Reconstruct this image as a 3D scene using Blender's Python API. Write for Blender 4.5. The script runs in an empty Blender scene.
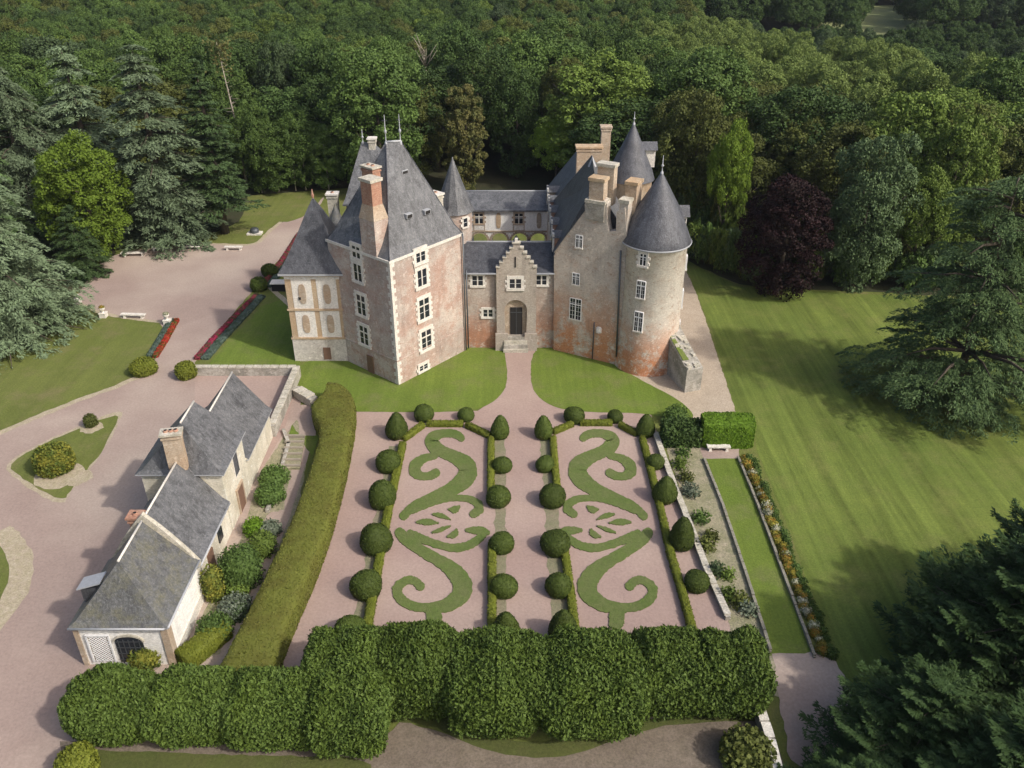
import bpy, math, random
import numpy as np
from mathutils import Vector, Matrix
R = math.radians
scene = bpy.context.scene
COL = scene.collection
# ------------------------------------------------------------------ camera
F = 850.0; CH = 42.0; TH = math.atan(494/850.0)
CT, ST = math.cos(TH), math.sin(TH)
cam = bpy.data.cameras.new('camera'); camo = bpy.data.objects.new('camera', cam); COL.objects.link(camo)
camo.location = (0, 0, CH); camo.rotation_euler = (math.pi/2-TH, 0, 0)
cam.sensor_width = 36; cam.lens = F/1024*36; cam.clip_end = 4000; cam.clip_start = 0.5
scene.camera = camo
# ------------------------------------------------------------------ light
SUN_EL = R(42); SD = Vector((.85, -.53, 0)).normalized()
SUNV = Vector((SD.x*math.cos(SUN_EL), SD.y*math.cos(SUN_EL), math.sin(SUN_EL)))
w = bpy.data.worlds.new('World'); scene.world = w; w.use_nodes = True
nt = w.node_tree; bg = nt.nodes['Background']
sky = nt.nodes.new('ShaderNodeTexSky'); sky.sky_type = 'NISHITA'; sky.sun_disc = False
sky.sun_elevation = SUN_EL; sky.sun_rotation = math.atan2(SD.x, SD.y)
sky.air_density = 1.0; sky.dust_density = 5.0; sky.ozone_density = 1.0
nt.links.new(sky.outputs[0], bg.inputs[0]); bg.inputs[1].default_value = 0.15
sl = bpy.data.lights.new('sun', 'SUN'); sl.energy = 2.85; sl.angle = R(2.0); sl.color = (1, .955, .88)
so = bpy.data.objects.new('sun', sl); COL.objects.link(so)
so.rotation_euler = SUNV.to_track_quat('Z', 'Y').to_euler()
vs = scene.view_settings
vs.view_transform = 'Standard'; vs.look = 'None'; vs.exposure = 0.15; vs.gamma = 1; vs.use_curve_mapping = False

# ------------------------------------------------------------------ where things stand (read off the survey of the place)
def _ray(px, py):
    u = (px-512)/F; v = -(py-384)/F
    return u, CT+v*ST, -ST+v*CT
def G(px, py, z=0.0):
    dx, dy, dz = _ray(px, py); t = (z-CH)/dz
    return (dx*t, dy*t)
def ZAT(Y, py):
    v = -(py-384)/F
    return Y*(v*CT-ST)/(CT+v*ST)+CH
def PV(px, py, p, d):
    dx, dy, dz = _ray(px, py); n = (d[1], -d[0])
    t = (p[0]*n[0]+p[1]*n[1])/(dx*n[0]+dy*n[1])
    return Vector((dx*t, dy*t, CH+dz*t))
def PY(px, py, Y): return PV(px, py, (0, Y), (1, 0))
def proj(X, Y, Z):
    z = Z-CH; d = Y*CT-z*ST; v = Y*ST+z*CT
    return (512+F*X/d, 384-F*v/d)

# ------------------------------------------------------------------ materials
def newmat(name):
    m = bpy.data.materials.new(name); m.use_nodes = True
    nt = m.node_tree; b = nt.nodes['Principled BSDF']
    return m, nt, b
def N(nt, typ, **kw):
    n = nt.nodes.new(typ)
    for k, v in kw.items():
        if k.startswith('i_'):
            key = k[2:]
            key = int(key) if key.isdigit() else key
            n.inputs[key].default_value = v
        else: setattr(n, k, v)
    return n
def mixc(nt, fac, a, b, mode='MIX'):
    n = nt.nodes.new('ShaderNodeMix'); n.data_type = 'RGBA'; n.blend_type = mode
    for i, x in ((0, fac), (6, a), (7, b)):
        if isinstance(x, (int, float)): n.inputs[i].default_value = x
        elif isinstance(x, (tuple, list)): n.inputs[i].default_value = (*x, 1) if len(x) == 3 else x
        else: nt.links.new(x, n.inputs[i])
    return n.outputs[2]
def coords(nt, scale=(1, 1, 1), rot=(0, 0, 0), kind='Object'):
    tc = N(nt, 'ShaderNodeTexCoord'); mp = N(nt, 'ShaderNodeMapping')
    mp.inputs['Scale'].default_value = scale; mp.inputs['Rotation'].default_value = rot
    nt.links.new(tc.outputs[kind], mp.inputs[0]); return mp.outputs[0]
def noise(nt, vec, scale, detail=4, rough=.6, lo=.35, hi=.65):
    n = N(nt, 'ShaderNodeTexNoise'); n.inputs['Scale'].default_value = scale
    n.inputs['Detail'].default_value = detail; n.inputs['Roughness'].default_value = rough
    nt.links.new(vec, n.inputs['Vector'])
    r = N(nt, 'ShaderNodeMapRange'); r.inputs[1].default_value = lo; r.inputs[2].default_value = hi
    nt.links.new(n.outputs[0], r.inputs[0]); return r.outputs[0]
def bump(nt, b, h, strength=.4, dist=.05):
    n = N(nt, 'ShaderNodeBump'); n.inputs['Strength'].default_value = strength; n.inputs['Distance'].default_value = dist
    nt.links.new(h, n.inputs['Height']); nt.links.new(n.outputs[0], b.inputs['Normal'])
def objrand(nt):
    return N(nt, 'ShaderNodeObjectInfo').outputs['Random']
def geo(nt): return N(nt, 'ShaderNodeNewGeometry')

def surf(name, c1, c2, c3=None, s1=.4, s2=3, s3=14, rough=.9, bumps=.5, bd=.03, lo=.35, hi=.65, stretch=(1, 1, 1), c4=None, s4=.08, c4lo=.45, c4hi=.7, fine=.26):
    """layered noise surface"""
    m, nt, b = newmat(name)
    v = coords(nt, stretch)
    n1 = noise(nt, v, s1, 5, .65, lo, hi); n2 = noise(nt, v, s2, 5, .7, .35, .68); n3 = noise(nt, v, s3, 3, .7, .3, .7)
    col = mixc(nt, n1, c1, c2)
    if c3: col = mixc(nt, math_(nt, 'MULTIPLY', n2, .6), col, c3)
    if c4:
        n4 = noise(nt, v, s4, 3, .5, c4lo, c4hi); col = mixc(nt, n4, col, c4)
    f = N(nt, 'ShaderNodeMapRange'); f.inputs[3].default_value = 1-fine; f.inputs[4].default_value = 1+fine
    nt.links.new(n3, f.inputs[0])
    col = scalec(nt, col, f.outputs[0])
    nt.links.new(col, b.inputs['Base Color']); b.inputs['Roughness'].default_value = rough
    b.inputs['Specular IOR Level'].default_value = .25
    if bumps: bump(nt, b, n3, bumps, bd)
    return m
def math_(nt, op, a, b=None):
    n = N(nt, 'ShaderNodeMath', operation=op)
    for i, x in ((0, a), (1, b)):
        if x is None: continue
        if isinstance(x, (int, float)): n.inputs[i].default_value = x
        else: nt.links.new(x, n.inputs[i])
    return n.outputs[0]
def scalec(nt, col, fac):
    n = N(nt, 'ShaderNodeVectorMath', operation='SCALE')
    nt.links.new(col, n.inputs[0])
    if isinstance(fac, (int, float)): n.inputs['Scale'].default_value = fac
    else: nt.links.new(fac, n.inputs['Scale'])
    return n.outputs[0]

def leafmat(name, c1, c2, c3=None, scale=.35, transl=.12, rough=.65, vary=.25, dead=None):
    """foliage: every leaf face its own tone, clumps lean to another tone, trees differ"""
    m, nt, b = newmat(name)
    g = geo(nt); v = coords(nt)
    isl = g.outputs['Random Per Island']
    col = mixc(nt, isl, c1, c2)
    if c3: col = mixc(nt, noise(nt, v, scale, 3, .6, .4, .65), col, c3)
    if dead: col = mixc(nt, noise(nt, v, .22, 3, .6, .58, .7), col, dead)
    f = N(nt, 'ShaderNodeMapRange'); f.inputs[3].default_value = 1-vary; f.inputs[4].default_value = 1+vary
    nt.links.new(objrand(nt), f.inputs[0])
    col = scalec(nt, col, f.outputs[0])
    nt.links.new(col, b.inputs['Base Color']); b.inputs['Roughness'].default_value = rough
    b.inputs['Specular IOR Level'].default_value = .14
    if transl:
        t = N(nt, 'ShaderNodeBsdfTranslucent'); nt.links.new(scalec(nt, col, 1.4), t.inputs[0])
        mx = N(nt, 'ShaderNodeMixShader'); mx.inputs[0].default_value = transl
        nt.links.new(b.outputs[0], mx.inputs[1]); nt.links.new(t.outputs[0], mx.inputs[2])
        nt.links.new(mx.outputs[0], nt.nodes['Material Output'].inputs[0])
    return m

def slate(name, c1=(.048, .049, .053), c2=(.128, .130, .135), lichen=None, streak=True):
    m, nt, b = newmat(name)
    v = coords(nt); vs_ = coords(nt, (1, 1, .12))
    n1 = noise(nt, v, .5, 5, .7, .3, .7); n2 = noise(nt, vs_, 2.2, 4, .7, .35, .7); n3 = noise(nt, v, 7, 3, .8, .3, .7)
    col = mixc(nt, n1, c1, c2)
    col = mixc(nt, math_(nt, 'MULTIPLY', n2, .6), col, tuple(x*1.6 for x in c2))
    col = mixc(nt, math_(nt, 'MULTIPLY', noise(nt, coords(nt, (1.7, 1.7, .1)), 1.4, 4, .7, .48, .7), .6), col, tuple(x*.5 for x in c1))
    col = mixc(nt, math_(nt, 'MULTIPLY', noise(nt, v, 3.5, 5, .85, .55, .62), .4), col, tuple(x*1.7 for x in c2))
    if lichen: col = mixc(nt, math_(nt, 'MULTIPLY', noise(nt, v, 1.1, 5, .75, .45, .7), .75), col, lichen)
    f = N(nt, 'ShaderNodeMapRange'); f.inputs[3].default_value = .7; f.inputs[4].default_value = 1.3
    nt.links.new(n3, f.inputs[0]); col = scalec(nt, col, f.outputs[0])
    nt.links.new(col, b.inputs['Base Color']); b.inputs['Roughness'].default_value = .48
    b.inputs['Specular IOR Level'].default_value = .5
    bump(nt, b, n3, .5, .04); return m

def masonry(name, brick=(.40, .23, .17), mortar=(.46, .38, .31), plaster=(.50, .45, .38), grey=(.30, .27, .24), orange=None, ozmax=5, plo=.42, phi=.62, gfac=.5, gscale=.12):
    m, nt, b = newmat(name)
    v = coords(nt); vc = coords(nt, (1, 1, 3.5))
    fine = noise(nt, vc, 3.2, 4, .8, .33, .68)
    col = mixc(nt, fine, brick, mortar)
    col = mixc(nt, noise(nt, v, .38, 6, .75, plo, phi), col, plaster)
    col = mixc(nt, math_(nt, 'MULTIPLY', noise(nt, v, gscale, 5, .65, .42, .62), gfac), col, grey)
    if orange:
        sp = N(nt, 'ShaderNodeSeparateXYZ'); nt.links.new(v, sp.inputs[0])
        zr = N(nt, 'ShaderNodeMapRange'); zr.inputs[1].default_value = 0; zr.inputs[2].default_value = ozmax; zr.inputs[3].default_value = 1.35; zr.inputs[4].default_value = 0
        nt.links.new(sp.outputs[2], zr.inputs[0])
        f = math_(nt, 'MULTIPLY', zr.outputs[0], noise(nt, v, .36, 6, .8, .43, .53))
        col = mixc(nt, f, col, orange)
    n3 = noise(nt, coords(nt, (1, 1, 2.2)), 5, 4, .9, .3, .7)
    st = noise(nt, coords(nt, (1, 1, .16)), 1.3, 5, .7, .5, .72)
    col = mixc(nt, math_(nt, 'MULTIPLY', st, .38), col, tuple(x*.55 for x in grey))
    pt = noise(nt, v, 1.6, 6, .85, .56, .62)
    col = mixc(nt, math_(nt, 'MULTIPLY', pt, .7), col, tuple(min(.8, x*1.25) for x in plaster))
    pt2 = noise(nt, coords(nt, (1.3, 1.3, 2.4)), 1.1, 6, .85, .56, .63)
    col = mixc(nt, math_(nt, 'MULTIPLY', pt2, .8), col, tuple(x*.8 for x in brick))
    f = N(nt, 'ShaderNodeMapRange'); f.inputs[3].default_value = .68; f.inputs[4].default_value = 1.28
    nt.links.new(n3, f.inputs[0]); col = scalec(nt, col, f.outputs[0])
    nt.links.new(col, b.inputs['Base Color']); b.inputs['Roughness'].default_value = .9
    b.inputs['Specular IOR Level'].default_value = .2
    bump(nt, b, n3, .5, .03); return m

def grassmat(name, c1, c2, c3, stripes=0, sdir=0, dry=None):
    m, nt, b = newmat(name)
    v = coords(nt)
    n1 = noise(nt, v, .09, 4, .6, .35, .65); n2 = noise(nt, v, .7, 5, .75, .35, .68); n3 = noise(nt, v, 6, 4, .8, .3, .7)
    col = mixc(nt, n1, c1, c2); col = mixc(nt, math_(nt, 'MULTIPLY', n2, .5), col, c3)
    if stripes:
        vr = coords(nt, (1, .045, 1), (0, 0, sdir))
        s = noise(nt, vr, .55, 3, .55, .35, .65)
        vr2 = coords(nt, (1, .03, 1), (0, 0, sdir))
        s2 = noise(nt, vr2, 2.6, 2, .5, .35, .65)
        f = N(nt, 'ShaderNodeMapRange'); f.inputs[3].default_value = 1-stripes; f.inputs[4].default_value = 1+stripes
        nt.links.new(math_(nt, 'ADD', math_(nt, 'MULTIPLY', s, .6), math_(nt, 'MULTIPLY', s2, .4)), f.inputs[0]); col = scalec(nt, col, f.outputs[0])
    if dry: col = mixc(nt, math_(nt, 'MULTIPLY', noise(nt, v, .28, 5, .7, .5, .72), .7), col, dry)
    f = N(nt, 'ShaderNodeMapRange'); f.inputs[3].default_value = .78; f.inputs[4].default_value = 1.22
    nt.links.new(n3, f.inputs[0]); col = scalec(nt, col, f.outputs[0])
    nt.links.new(col, b.inputs['Base Color']); b.inputs['Roughness'].default_value = .95
    b.inputs['Specular IOR Level'].default_value = .15
    bump(nt, b, n3, .6, .04); return m
def flat(name, c, rough=.6, metal=0, var=.12, s=5):
    m, nt, b = newmat(name); v = coords(nt)
    n3 = noise(nt, v, s, 4, .7, .3, .7)
    f = N(nt, 'ShaderNodeMapRange'); f.inputs[3].default_value = 1-var; f.inputs[4].default_value = 1+var
    nt.links.new(n3, f.inputs[0])
    rgb = N(nt, 'ShaderNodeRGB'); rgb.outputs[0].default_value = (*c, 1)
    nt.links.new(scalec(nt, rgb.outputs[0], f.outputs[0]), b.inputs['Base Color'])
    b.inputs['Roughness'].default_value = rough; b.inputs['Metallic'].default_value = metal
    return m
M = {}
M['floor'] = surf('forest_floor', (.035, .04, .018), (.06, .05, .03), (.03, .045, .015), .15, 1, 5)
M['lawn'] = grassmat('lawn_grass', (.118, .170, .027), (.150, .200, .036), (.095, .14, .025), .13, .1, (.17, .17, .07))
M['dry_lawn'] = grassmat('dry_lawn', (.125, .150, .036), (.150, .170, .046), (.10, .118, .032), .12, .4, (.19, .165, .08))
M['shade_grass'] = grassmat('painted_shade_grass', (.070, .088, .024), (.090, .105, .030), (.085, .080, .034))  # darker green: the shade at the hedge foot is put into the colour
M['field'] = grassmat('pale_field', (.22, .25, .11), (.26, .28, .13), (.2, .24, .1))
M['biglawn'] = grassmat('striped_lawn', (.108, .148, .030), (.150, .188, .040), (.085, .118, .026), .30, R(-12), (.17, .18, .055))
M['parterre_grass'] = grassmat('parterre_grass', (.088, .132, .032), (.112, .152, .042), (.155, .15, .075))
M['thin_grass'] = grassmat('thin_grass', (.17, .18, .10), (.20, .19, .12), (.31, .235, .19))
M['pink'] = surf('pink_gravel', (.315, .238, .205), (.36, .278, .238), (.275, .205, .178), .10, .45, 5, bumps=.3, c4=(.44, .365, .305), s4=.06, fine=.12)
M['pink_g'] = surf('garden_gravel', (.325, .235, .205), (.36, .265, .228), (.295, .212, .186), .12, .6, 5, bumps=.3, c4=(.385, .295, .25), s4=.09, fine=.12)
M['beige'] = surf('beige_gravel', (.40, .33, .25), (.44, .37, .29), (.34, .28, .21), .2, 1.2, 8, bumps=.3)
M['cream'] = surf('cream_edge', (.45, .38, .29), (.40, .33, .25), (.25, .24, .12), .8, 2.5, 9)
M['soil'] = surf('stony_soil', (.36, .31, .23), (.27, .25, .16), (.13, .15, .06), .5, 1.6, 7, bumps=.8)
M['dirt'] = surf('brown_ground', (.155, .125, .10), (.20, .165, .13), (.12, .10, .07), .3, 1.6, 8)  # real brown earth, its colour lowered further to hold the shade over it
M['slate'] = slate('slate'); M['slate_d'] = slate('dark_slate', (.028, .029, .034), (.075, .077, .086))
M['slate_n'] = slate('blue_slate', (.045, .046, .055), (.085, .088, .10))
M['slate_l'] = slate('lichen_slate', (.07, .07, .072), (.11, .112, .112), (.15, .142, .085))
M['base_stone'] = masonry('pale_base_stone', (.36, .31, .27), (.55, .51, .46), (.62, .58, .52), (.30, .27, .24), plo=.4, phi=.58)
M['zinc'] = flat('zinc', (.36, .37, .39), .5, 0)
M['brick_a'] = masonry('pink_brick', (.42, .25, .19), (.47, .36, .30), (.53, .46, .40), (.33, .28, .25), plo=.42, phi=.57, gfac=.65)
M['wall_g'] = masonry('old_render', (.44, .29, .21), (.49, .41, .33), (.55, .49, .42), (.36, .33, .29), (.50, .23, .115), 8, .34, .52, .65)
M['wall_h'] = masonry('tower_render', (.40, .26, .18), (.50, .43, .34), (.58, .54, .47), (.43, .39, .34), (.50, .22, .11), 6.5, .30, .52, .5, .2)
M['wall_f'] = masonry('gatehouse_render', (.37, .26, .21), (.43, .36, .29), (.48, .42, .36), (.28, .24, .21), (.42, .21, .13), 6, .36, .55, .5, .3)
M['porch'] = masonry('porch_stone', (.38, .31, .25), (.42, .36, .30), (.42, .37, .31), (.30, .27, .24), plo=.35, phi=.55, gfac=.4)
M['brick_r'] = masonry('red_brick', (.38, .18, .12), (.44, .28, .20), (.47, .36, .28), (.30, .18, .13), plo=.5, phi=.75)
M['brick_t'] = masonry('tan_brick', (.42, .29, .19), (.48, .38, .28), (.50, .42, .33), (.30, .24, .18))
M['rubble'] = masonry('rubble_stone', (.25, .23, .19), (.42, .39, .34), (.46, .43, .38), (.14, .14, .12), plo=.45, phi=.55, gscale=.7)
M['white'] = masonry('white_render', (.72, .68, .62), (.78, .74, .68), (.76, .72, .65), (.60, .56, .5), gfac=.4)
M['gallery'] = masonry('limewash', (.84, .82, .77), (.86, .84, .79), (.84, .82, .78), (.76, .73, .68), gfac=.3)
M['cottage'] = masonry('cottage_render', (.62, .57, .46), (.70, .65, .54), (.74, .70, .60), (.42, .38, .28), gfac=.6, gscale=.4)
M['stone'] = surf('white_stone', (.72, .69, .63), (.64, .60, .54), (.54, .50, .43), .8, 3, 9)
M['capstone'] = surf('cap_stone', (.50, .46, .38), (.60, .56, .49), (.22, .21, .15), .8, 2, 7)
M['ochre'] = masonry('ochre_brick', (.46, .31, .18), (.50, .37, .24), (.50, .40, .28), (.38, .28, .19))
M['glass'] = flat('window_glass', (.02, .024, .03), .12); M['dark'] = flat('dark_opening', (.015, .013, .012), .8)
M['wood'] = flat('dark_wood', (.05, .03, .022), .6); M['bwood'] = flat('brown_door', (.16, .09, .06), .7)
M['paint'] = flat('white_paint', (.72, .72, .72), .5); M['iron'] = flat('iron', (.10, .11, .12), .5, .5)
M['weathered'] = surf('weathered_stone', (.24, .22, .18), (.31, .285, .24), (.15, .15, .10), .8, 3, 8)
M['timber'] = flat('grey_timber', (.30, .26, .21), .9)
M['bark'] = surf('bark', (.075, .06, .045), (.11, .09, .068), (.05, .042, .032), 1, 4, 10, stretch=(1, 1, .3))
M['palebark'] = surf('pale_bark', (.36, .32, .26), (.28, .25, .2), (.2, .17, .13), 1, 4, 10, stretch=(1, 1, .3))
# foliage
M['l_dark'] = leafmat('leaf_dark', (0.043, 0.074, 0.020), (0.073, 0.117, 0.031), (0.055, 0.096, 0.029))
M['l_mid'] = leafmat('leaf_mid', (0.063, 0.109, 0.023), (0.105, 0.163, 0.039), (0.078, 0.127, 0.034))
M['l_olive'] = leafmat('leaf_olive', (0.084, 0.101, 0.023), (0.121, 0.138, 0.034), (0.091, 0.107, 0.032))
M['l_light'] = leafmat('leaf_light', (0.094, 0.142, 0.025), (0.142, 0.200, 0.041), (0.110, 0.158, 0.032))
M['l_yellow'] = leafmat('leaf_yellow', (0.118, 0.188, 0.022), (0.174, 0.256, 0.034), (0.140, 0.213, 0.026), transl=.15)
M['l_grey'] = leafmat('leaf_greygreen', (0.062, 0.096, 0.040), (0.100, 0.144, 0.063), (0.076, 0.115, 0.049))
M['l_poplar'] = leafmat('leaf_poplar', (0.131, 0.180, 0.044), (0.183, 0.241, 0.066), (0.149, 0.199, 0.053), vary=.12)
M['l_rust'] = leafmat('leaf_rust', (0.110, 0.101, 0.032), (0.166, 0.154, 0.055), (0.092, 0.106, 0.035), vary=0)
M['l_purple'] = leafmat('leaf_purple', (0.012, 0.005, 0.006), (0.028, 0.010, 0.011), (0.017, 0.009, 0.008), transl=.04)
M['l_blue'] = leafmat('needle_blue', (0.116, 0.160, 0.090), (0.181, 0.236, 0.136), (0.138, 0.191, 0.103), transl=.03)
M['l_cedar'] = leafmat('needle_cedar', (0.084, 0.139, 0.050), (0.139, 0.211, 0.079), (0.099, 0.161, 0.060), transl=.03)
M['l_conifer'] = leafmat('needle_dark', (0.045, 0.077, 0.029), (0.080, 0.125, 0.044), (0.058, 0.096, 0.036), transl=.03)
M['l_near'] = leafmat('needle_near', (0.029, 0.053, 0.017), (0.053, 0.092, 0.029), (0.040, 0.072, 0.021), transl=.03, vary=0)
M['l_yew'] = leafmat('leaf_yew', (0.041, 0.064, 0.013), (0.065, 0.090, 0.018), (0.051, 0.073, 0.013), 1.2, .03, vary=.22, dead=(.10, .085, .03))
M['l_box'] = leafmat('leaf_box', (0.108, 0.133, 0.016), (0.171, 0.191, 0.026), (0.127, 0.145, 0.022), 1.0, .06, vary=.05)
M['l_hornbeam'] = leafmat('hedge_hornbeam', (0.105, 0.118, 0.020), (0.130, 0.141, 0.029), (0.105, 0.105, 0.023), .7, .06, vary=.05)
M['l_olivehedge'] = leafmat('leaf_hornbeam', (0.085, 0.116, 0.014), (0.120, 0.153, 0.022), (0.098, 0.118, 0.023), .6, .06, vary=.05)
M['l_laurel'] = leafmat('leaf_laurel', (0.057, 0.095, 0.019), (0.117, 0.171, 0.039), (0.088, 0.132, 0.023), .5, .1, .6, vary=.1)
M['l_bright'] = leafmat('leaf_bright', (.085, .17, .012), (.14, .24, .022), (.11, .19, .02), .8, .12, vary=.1)
M['l_gold'] = leafmat('leaf_gold', (.12, .14, .022), (.26, .24, .04), (.07, .105, .022), 1.5, .1)
M['l_lav'] = leafmat('leaf_lavender', (.14, .17, .12), (.20, .23, .17), (.1, .13, .08), 1, .05)
M['f_red'] = leafmat('flower_red', (.30, .02, .02), (.42, .045, .03), (.05, .09, .02), 2, .1, vary=0)
M['f_pink'] = leafmat('flower_crimson', (.22, .018, .05), (.32, .035, .08), (.05, .08, .03), 2, .1, vary=0)
M['f_blue'] = leafmat('leaf_dusty', (.075, .11, .095), (.12, .155, .13), (.05, .08, .05), 2, .05, vary=0)
M['f_orange'] = leafmat('flower_orange', (.36, .17, .03), (.20, .22, .04), (.10, .15, .03), 2.2, .1)
M['f_yellow'] = leafmat('flower_yellow', (.42, .33, .05), (.22, .22, .04), (.10, .13, .03), 2.2, .1)
M['f_white'] = leafmat('flower_white', (.55, .52, .42), (.22, .26, .10), (.12, .15, .05), 2.2, .1)

# ------------------------------------------------------------------ mesh helpers
class MB:
    def __init__(s): s.v = []; s.f = []; s.mi = []; s.mats = []; s.sm = []
    def m(s, mat):
        if mat not in s.mats: s.mats.append(mat)
        return s.mats.index(mat)
    def add(s, vs, fs, mat, smooth=False):
        o = len(s.v); k = s.m(mat); s.v += [tuple(x) for x in vs]
        for f in fs: s.f.append([o+i for i in f]); s.mi.append(k); s.sm.append(smooth)
    def box(s, c, size, mat, ax=(1, 0)):
        cx, cy, cz = c; a = Vector((ax[0], ax[1], 0)).normalized(); b = Vector((-a.y, a.x, 0))
        vs = []
        for k in (-1, 1):
            for i, j in ((-1, -1), (1, -1), (1, 1), (-1, 1)):
                p = Vector((cx, cy, cz))+a*(i*size[0]/2)+b*(j*size[1]/2); p.z += k*size[2]/2; vs.append(p)
        s.add(vs, [(3, 2, 1, 0), (4, 5, 6, 7), (0, 1, 5, 4), (1, 2, 6, 5), (2, 3, 7, 6), (3, 0, 4, 7)], mat)
    def prism(s, plan, z0, z1, mat, top=None, batter=0):
        n = len(plan)
        ar = sum(plan[i][0]*plan[(i+1) % n][1]-plan[(i+1) % n][0]*plan[i][1] for i in range(n))
        if ar < 0: plan = plan[::-1]
        cx = sum(p[0] for p in plan)/n; cy = sum(p[1] for p in plan)/n
        lo = [(cx+(p[0]-cx)*(1+batter), cy+(p[1]-cy)*(1+batter), z0) for p in plan]
        s.add(lo+[(p[0], p[1], z1) for p in plan], [(i, (i+1) % n, n+(i+1) % n, n+i) for i in range(n)]+[tuple(range(n))[::-1]], mat)
        s.add([(p[0], p[1], z1) for p in plan], [tuple(range(n))], top or mat)
    def slab(s, outline, thick, mat):
        """planar outline (3d pts) thickened along vector thick"""
        n = len(outline); t = Vector(thick); a = [Vector(p) for p in outline]; b = [p+t for p in a]
        nr = Vector((0, 0, 0))
        for i in range(n): nr += a[i].cross(a[(i+1) % n])
        if nr.dot(t) > 0: a, b = a[::-1], b[::-1]
        s.add(a+b, [tuple(range(n)), tuple(range(n, 2*n))[::-1]]+[(n+i, n+(i+1) % n, (i+1) % n, i) for i in range(n)], mat)
    def lathe(s, c, prof, mat, n=32, smooth=True, a0=0, cap=True):
        o = []; 
        for r, z in prof:
            for i in range(n):
                a = a0+2*math.pi*i/n; o.append((c[0]+r*math.cos(a), c[1]+r*math.sin(a), c[2]+z))
        fs = []
        for k in range(len(prof)-1):
            for i in range(n):
                j = (i+1) % n; fs.append((k*n+i, k*n+j, (k+1)*n+j, (k+1)*n+i))
        s.add(o, fs, mat, smooth)
        if cap:
            s.add(o[:n], [tuple(range(n))[::-1]], mat); s.add(o[-n:], [tuple(range(n))], mat)
    def tube(s, pts, rads, mat, n=7, smooth=True):
        pts = [Vector(p) for p in pts]; o = []
        for i, p in enumerate(pts):
            d = (pts[min(i+1, len(pts)-1)]-pts[max(i-1, 0)]).normalized()
            u = d.cross(Vector((.3, .9, .2))).normalized(); v = d.cross(u)
            for k in range(n):
                a = 2*math.pi*k/n; o.append(p+(u*math.cos(a)+v*math.sin(a))*rads[i])
        fs = [(i*n+k, i*n+(k+1) % n, (i+1)*n+(k+1) % n, (i+1)*n+k) for i in range(len(pts)-1) for k in range(n)]
        fs.append(tuple(range(n))[::-1]); fs.append(tuple(range((len(pts)-1)*n, len(pts)*n)))
        s.add(o, fs, mat, smooth)
    def roof(s, eave, ridge, z0, z1, mat, endmat=None, rings=((0, 0), (.16, .10), (1, 1)), thick=.18, sagmat=None):
        """eave: 4 plan corners a,b,c,d (a-b and c-d are the ends); ridge: two plan pts"""
        r0, r1 = ridge; tgt = [r0, r0, r1, r1]; k = 0; rg = []
        for t, tz in rings:
            rg.append([(eave[i][0]+(tgt[i][0]-eave[i][0])*t, eave[i][1]+(tgt[i][1]-eave[i][1])*t, z0+(z1-z0)*tz) for i in range(4)])
        for q in range(len(rg)-1):
            lo, hi = rg[q], rg[q+1]
            for i in range(4):
                j = (i+1) % 4
                end = i in (0, 2)
                s.add([lo[i], lo[j], hi[j], hi[i]], [(0, 1, 2, 3)], (endmat if (end and endmat) else mat))
        lo = rg[0]; dn = [(p[0], p[1], p[2]-thick) for p in lo]
        for i in range(4):
            j = (i+1) % 4; s.add([dn[i], dn[j], lo[j], lo[i]], [(0, 1, 2, 3)], sagmat or mat)
        s.add(dn, [(3, 2, 1, 0)], sagmat or mat)
    def build(s, name, parent=None, kind=None):
        me = bpy.data.meshes.new(name)
        me.from_pydata(s.v, [], s.f)
        for k in s.mats: me.materials.append(M[k] if isinstance(k, str) else k)
        me.polygons.foreach_set('material_index', s.mi); me.polygons.foreach_set('use_smooth', s.sm)
        me.update()
        o = bpy.data.objects.new(name, me); COL.objects.link(o)
        if parent: attach(o, parent)
        if kind: o['kind'] = kind
        return o
def world_of(o):
    m = Matrix.Translation(o.location)
    if o.parent: m = world_of(o.parent) @ o.matrix_parent_inverse @ m
    return m
def attach(o, parent):
    o.parent = parent; o.matrix_parent_inverse = world_of(parent).inverted()
def tag(o, label, cat, group=None):
    o['label'] = label; o['category'] = cat
    if group: o['group'] = group
    return o
def empty(name, loc, label, cat, group=None):
    o = bpy.data.objects.new(name, None); COL.objects.link(o); o.location = (*loc, 0) if len(loc) == 2 else loc
    o.empty_display_size = .3
    return tag(o, label, cat, group)
def quads_mesh(name, V, mats, extra=None, smooth=False):
    """V: (n,4,3) array of quads; extra = (verts, faces, matindex) base mesh"""
    n = len(V); vs = V.reshape(-1, 3).astype(np.float32)
    me = bpy.data.meshes.new(name)
    ev, ef, em = extra if extra else (np.zeros((0, 3), np.float32), [], [])
    nv = len(vs)+len(ev)
    me.vertices.add(nv); me.vertices.foreach_set('co', np.concatenate([vs, np.asarray(ev, np.float32).reshape(-1, 3)]).ravel())
    loops = list(); cnt = np.full(n, 4, np.int32)
    li = np.arange(n*4, dtype=np.int32)
    if ef:
        li = np.concatenate([li, np.array([i+len(vs) for f in ef for i in f], np.int32)]); cnt = np.concatenate([cnt, np.array([len(f) for f in ef], np.int32)])
    me.loops.add(len(li)); me.loops.foreach_set('vertex_index', li)
    me.polygons.add(len(cnt)); st = np.concatenate([[0], np.cumsum(cnt)[:-1]]).astype(np.int32)
    me.polygons.foreach_set('loop_start', st); me.polygons.foreach_set('loop_total', cnt)
    mi = np.concatenate([np.zeros(n, np.int32), np.array(em, np.int32)]) if ef else np.zeros(n, np.int32)
    me.polygons.foreach_set('material_index', mi)
    for k in mats: me.materials.append(M[k])
    me.update(calc_edges=True); me.validate()
    return me
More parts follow.
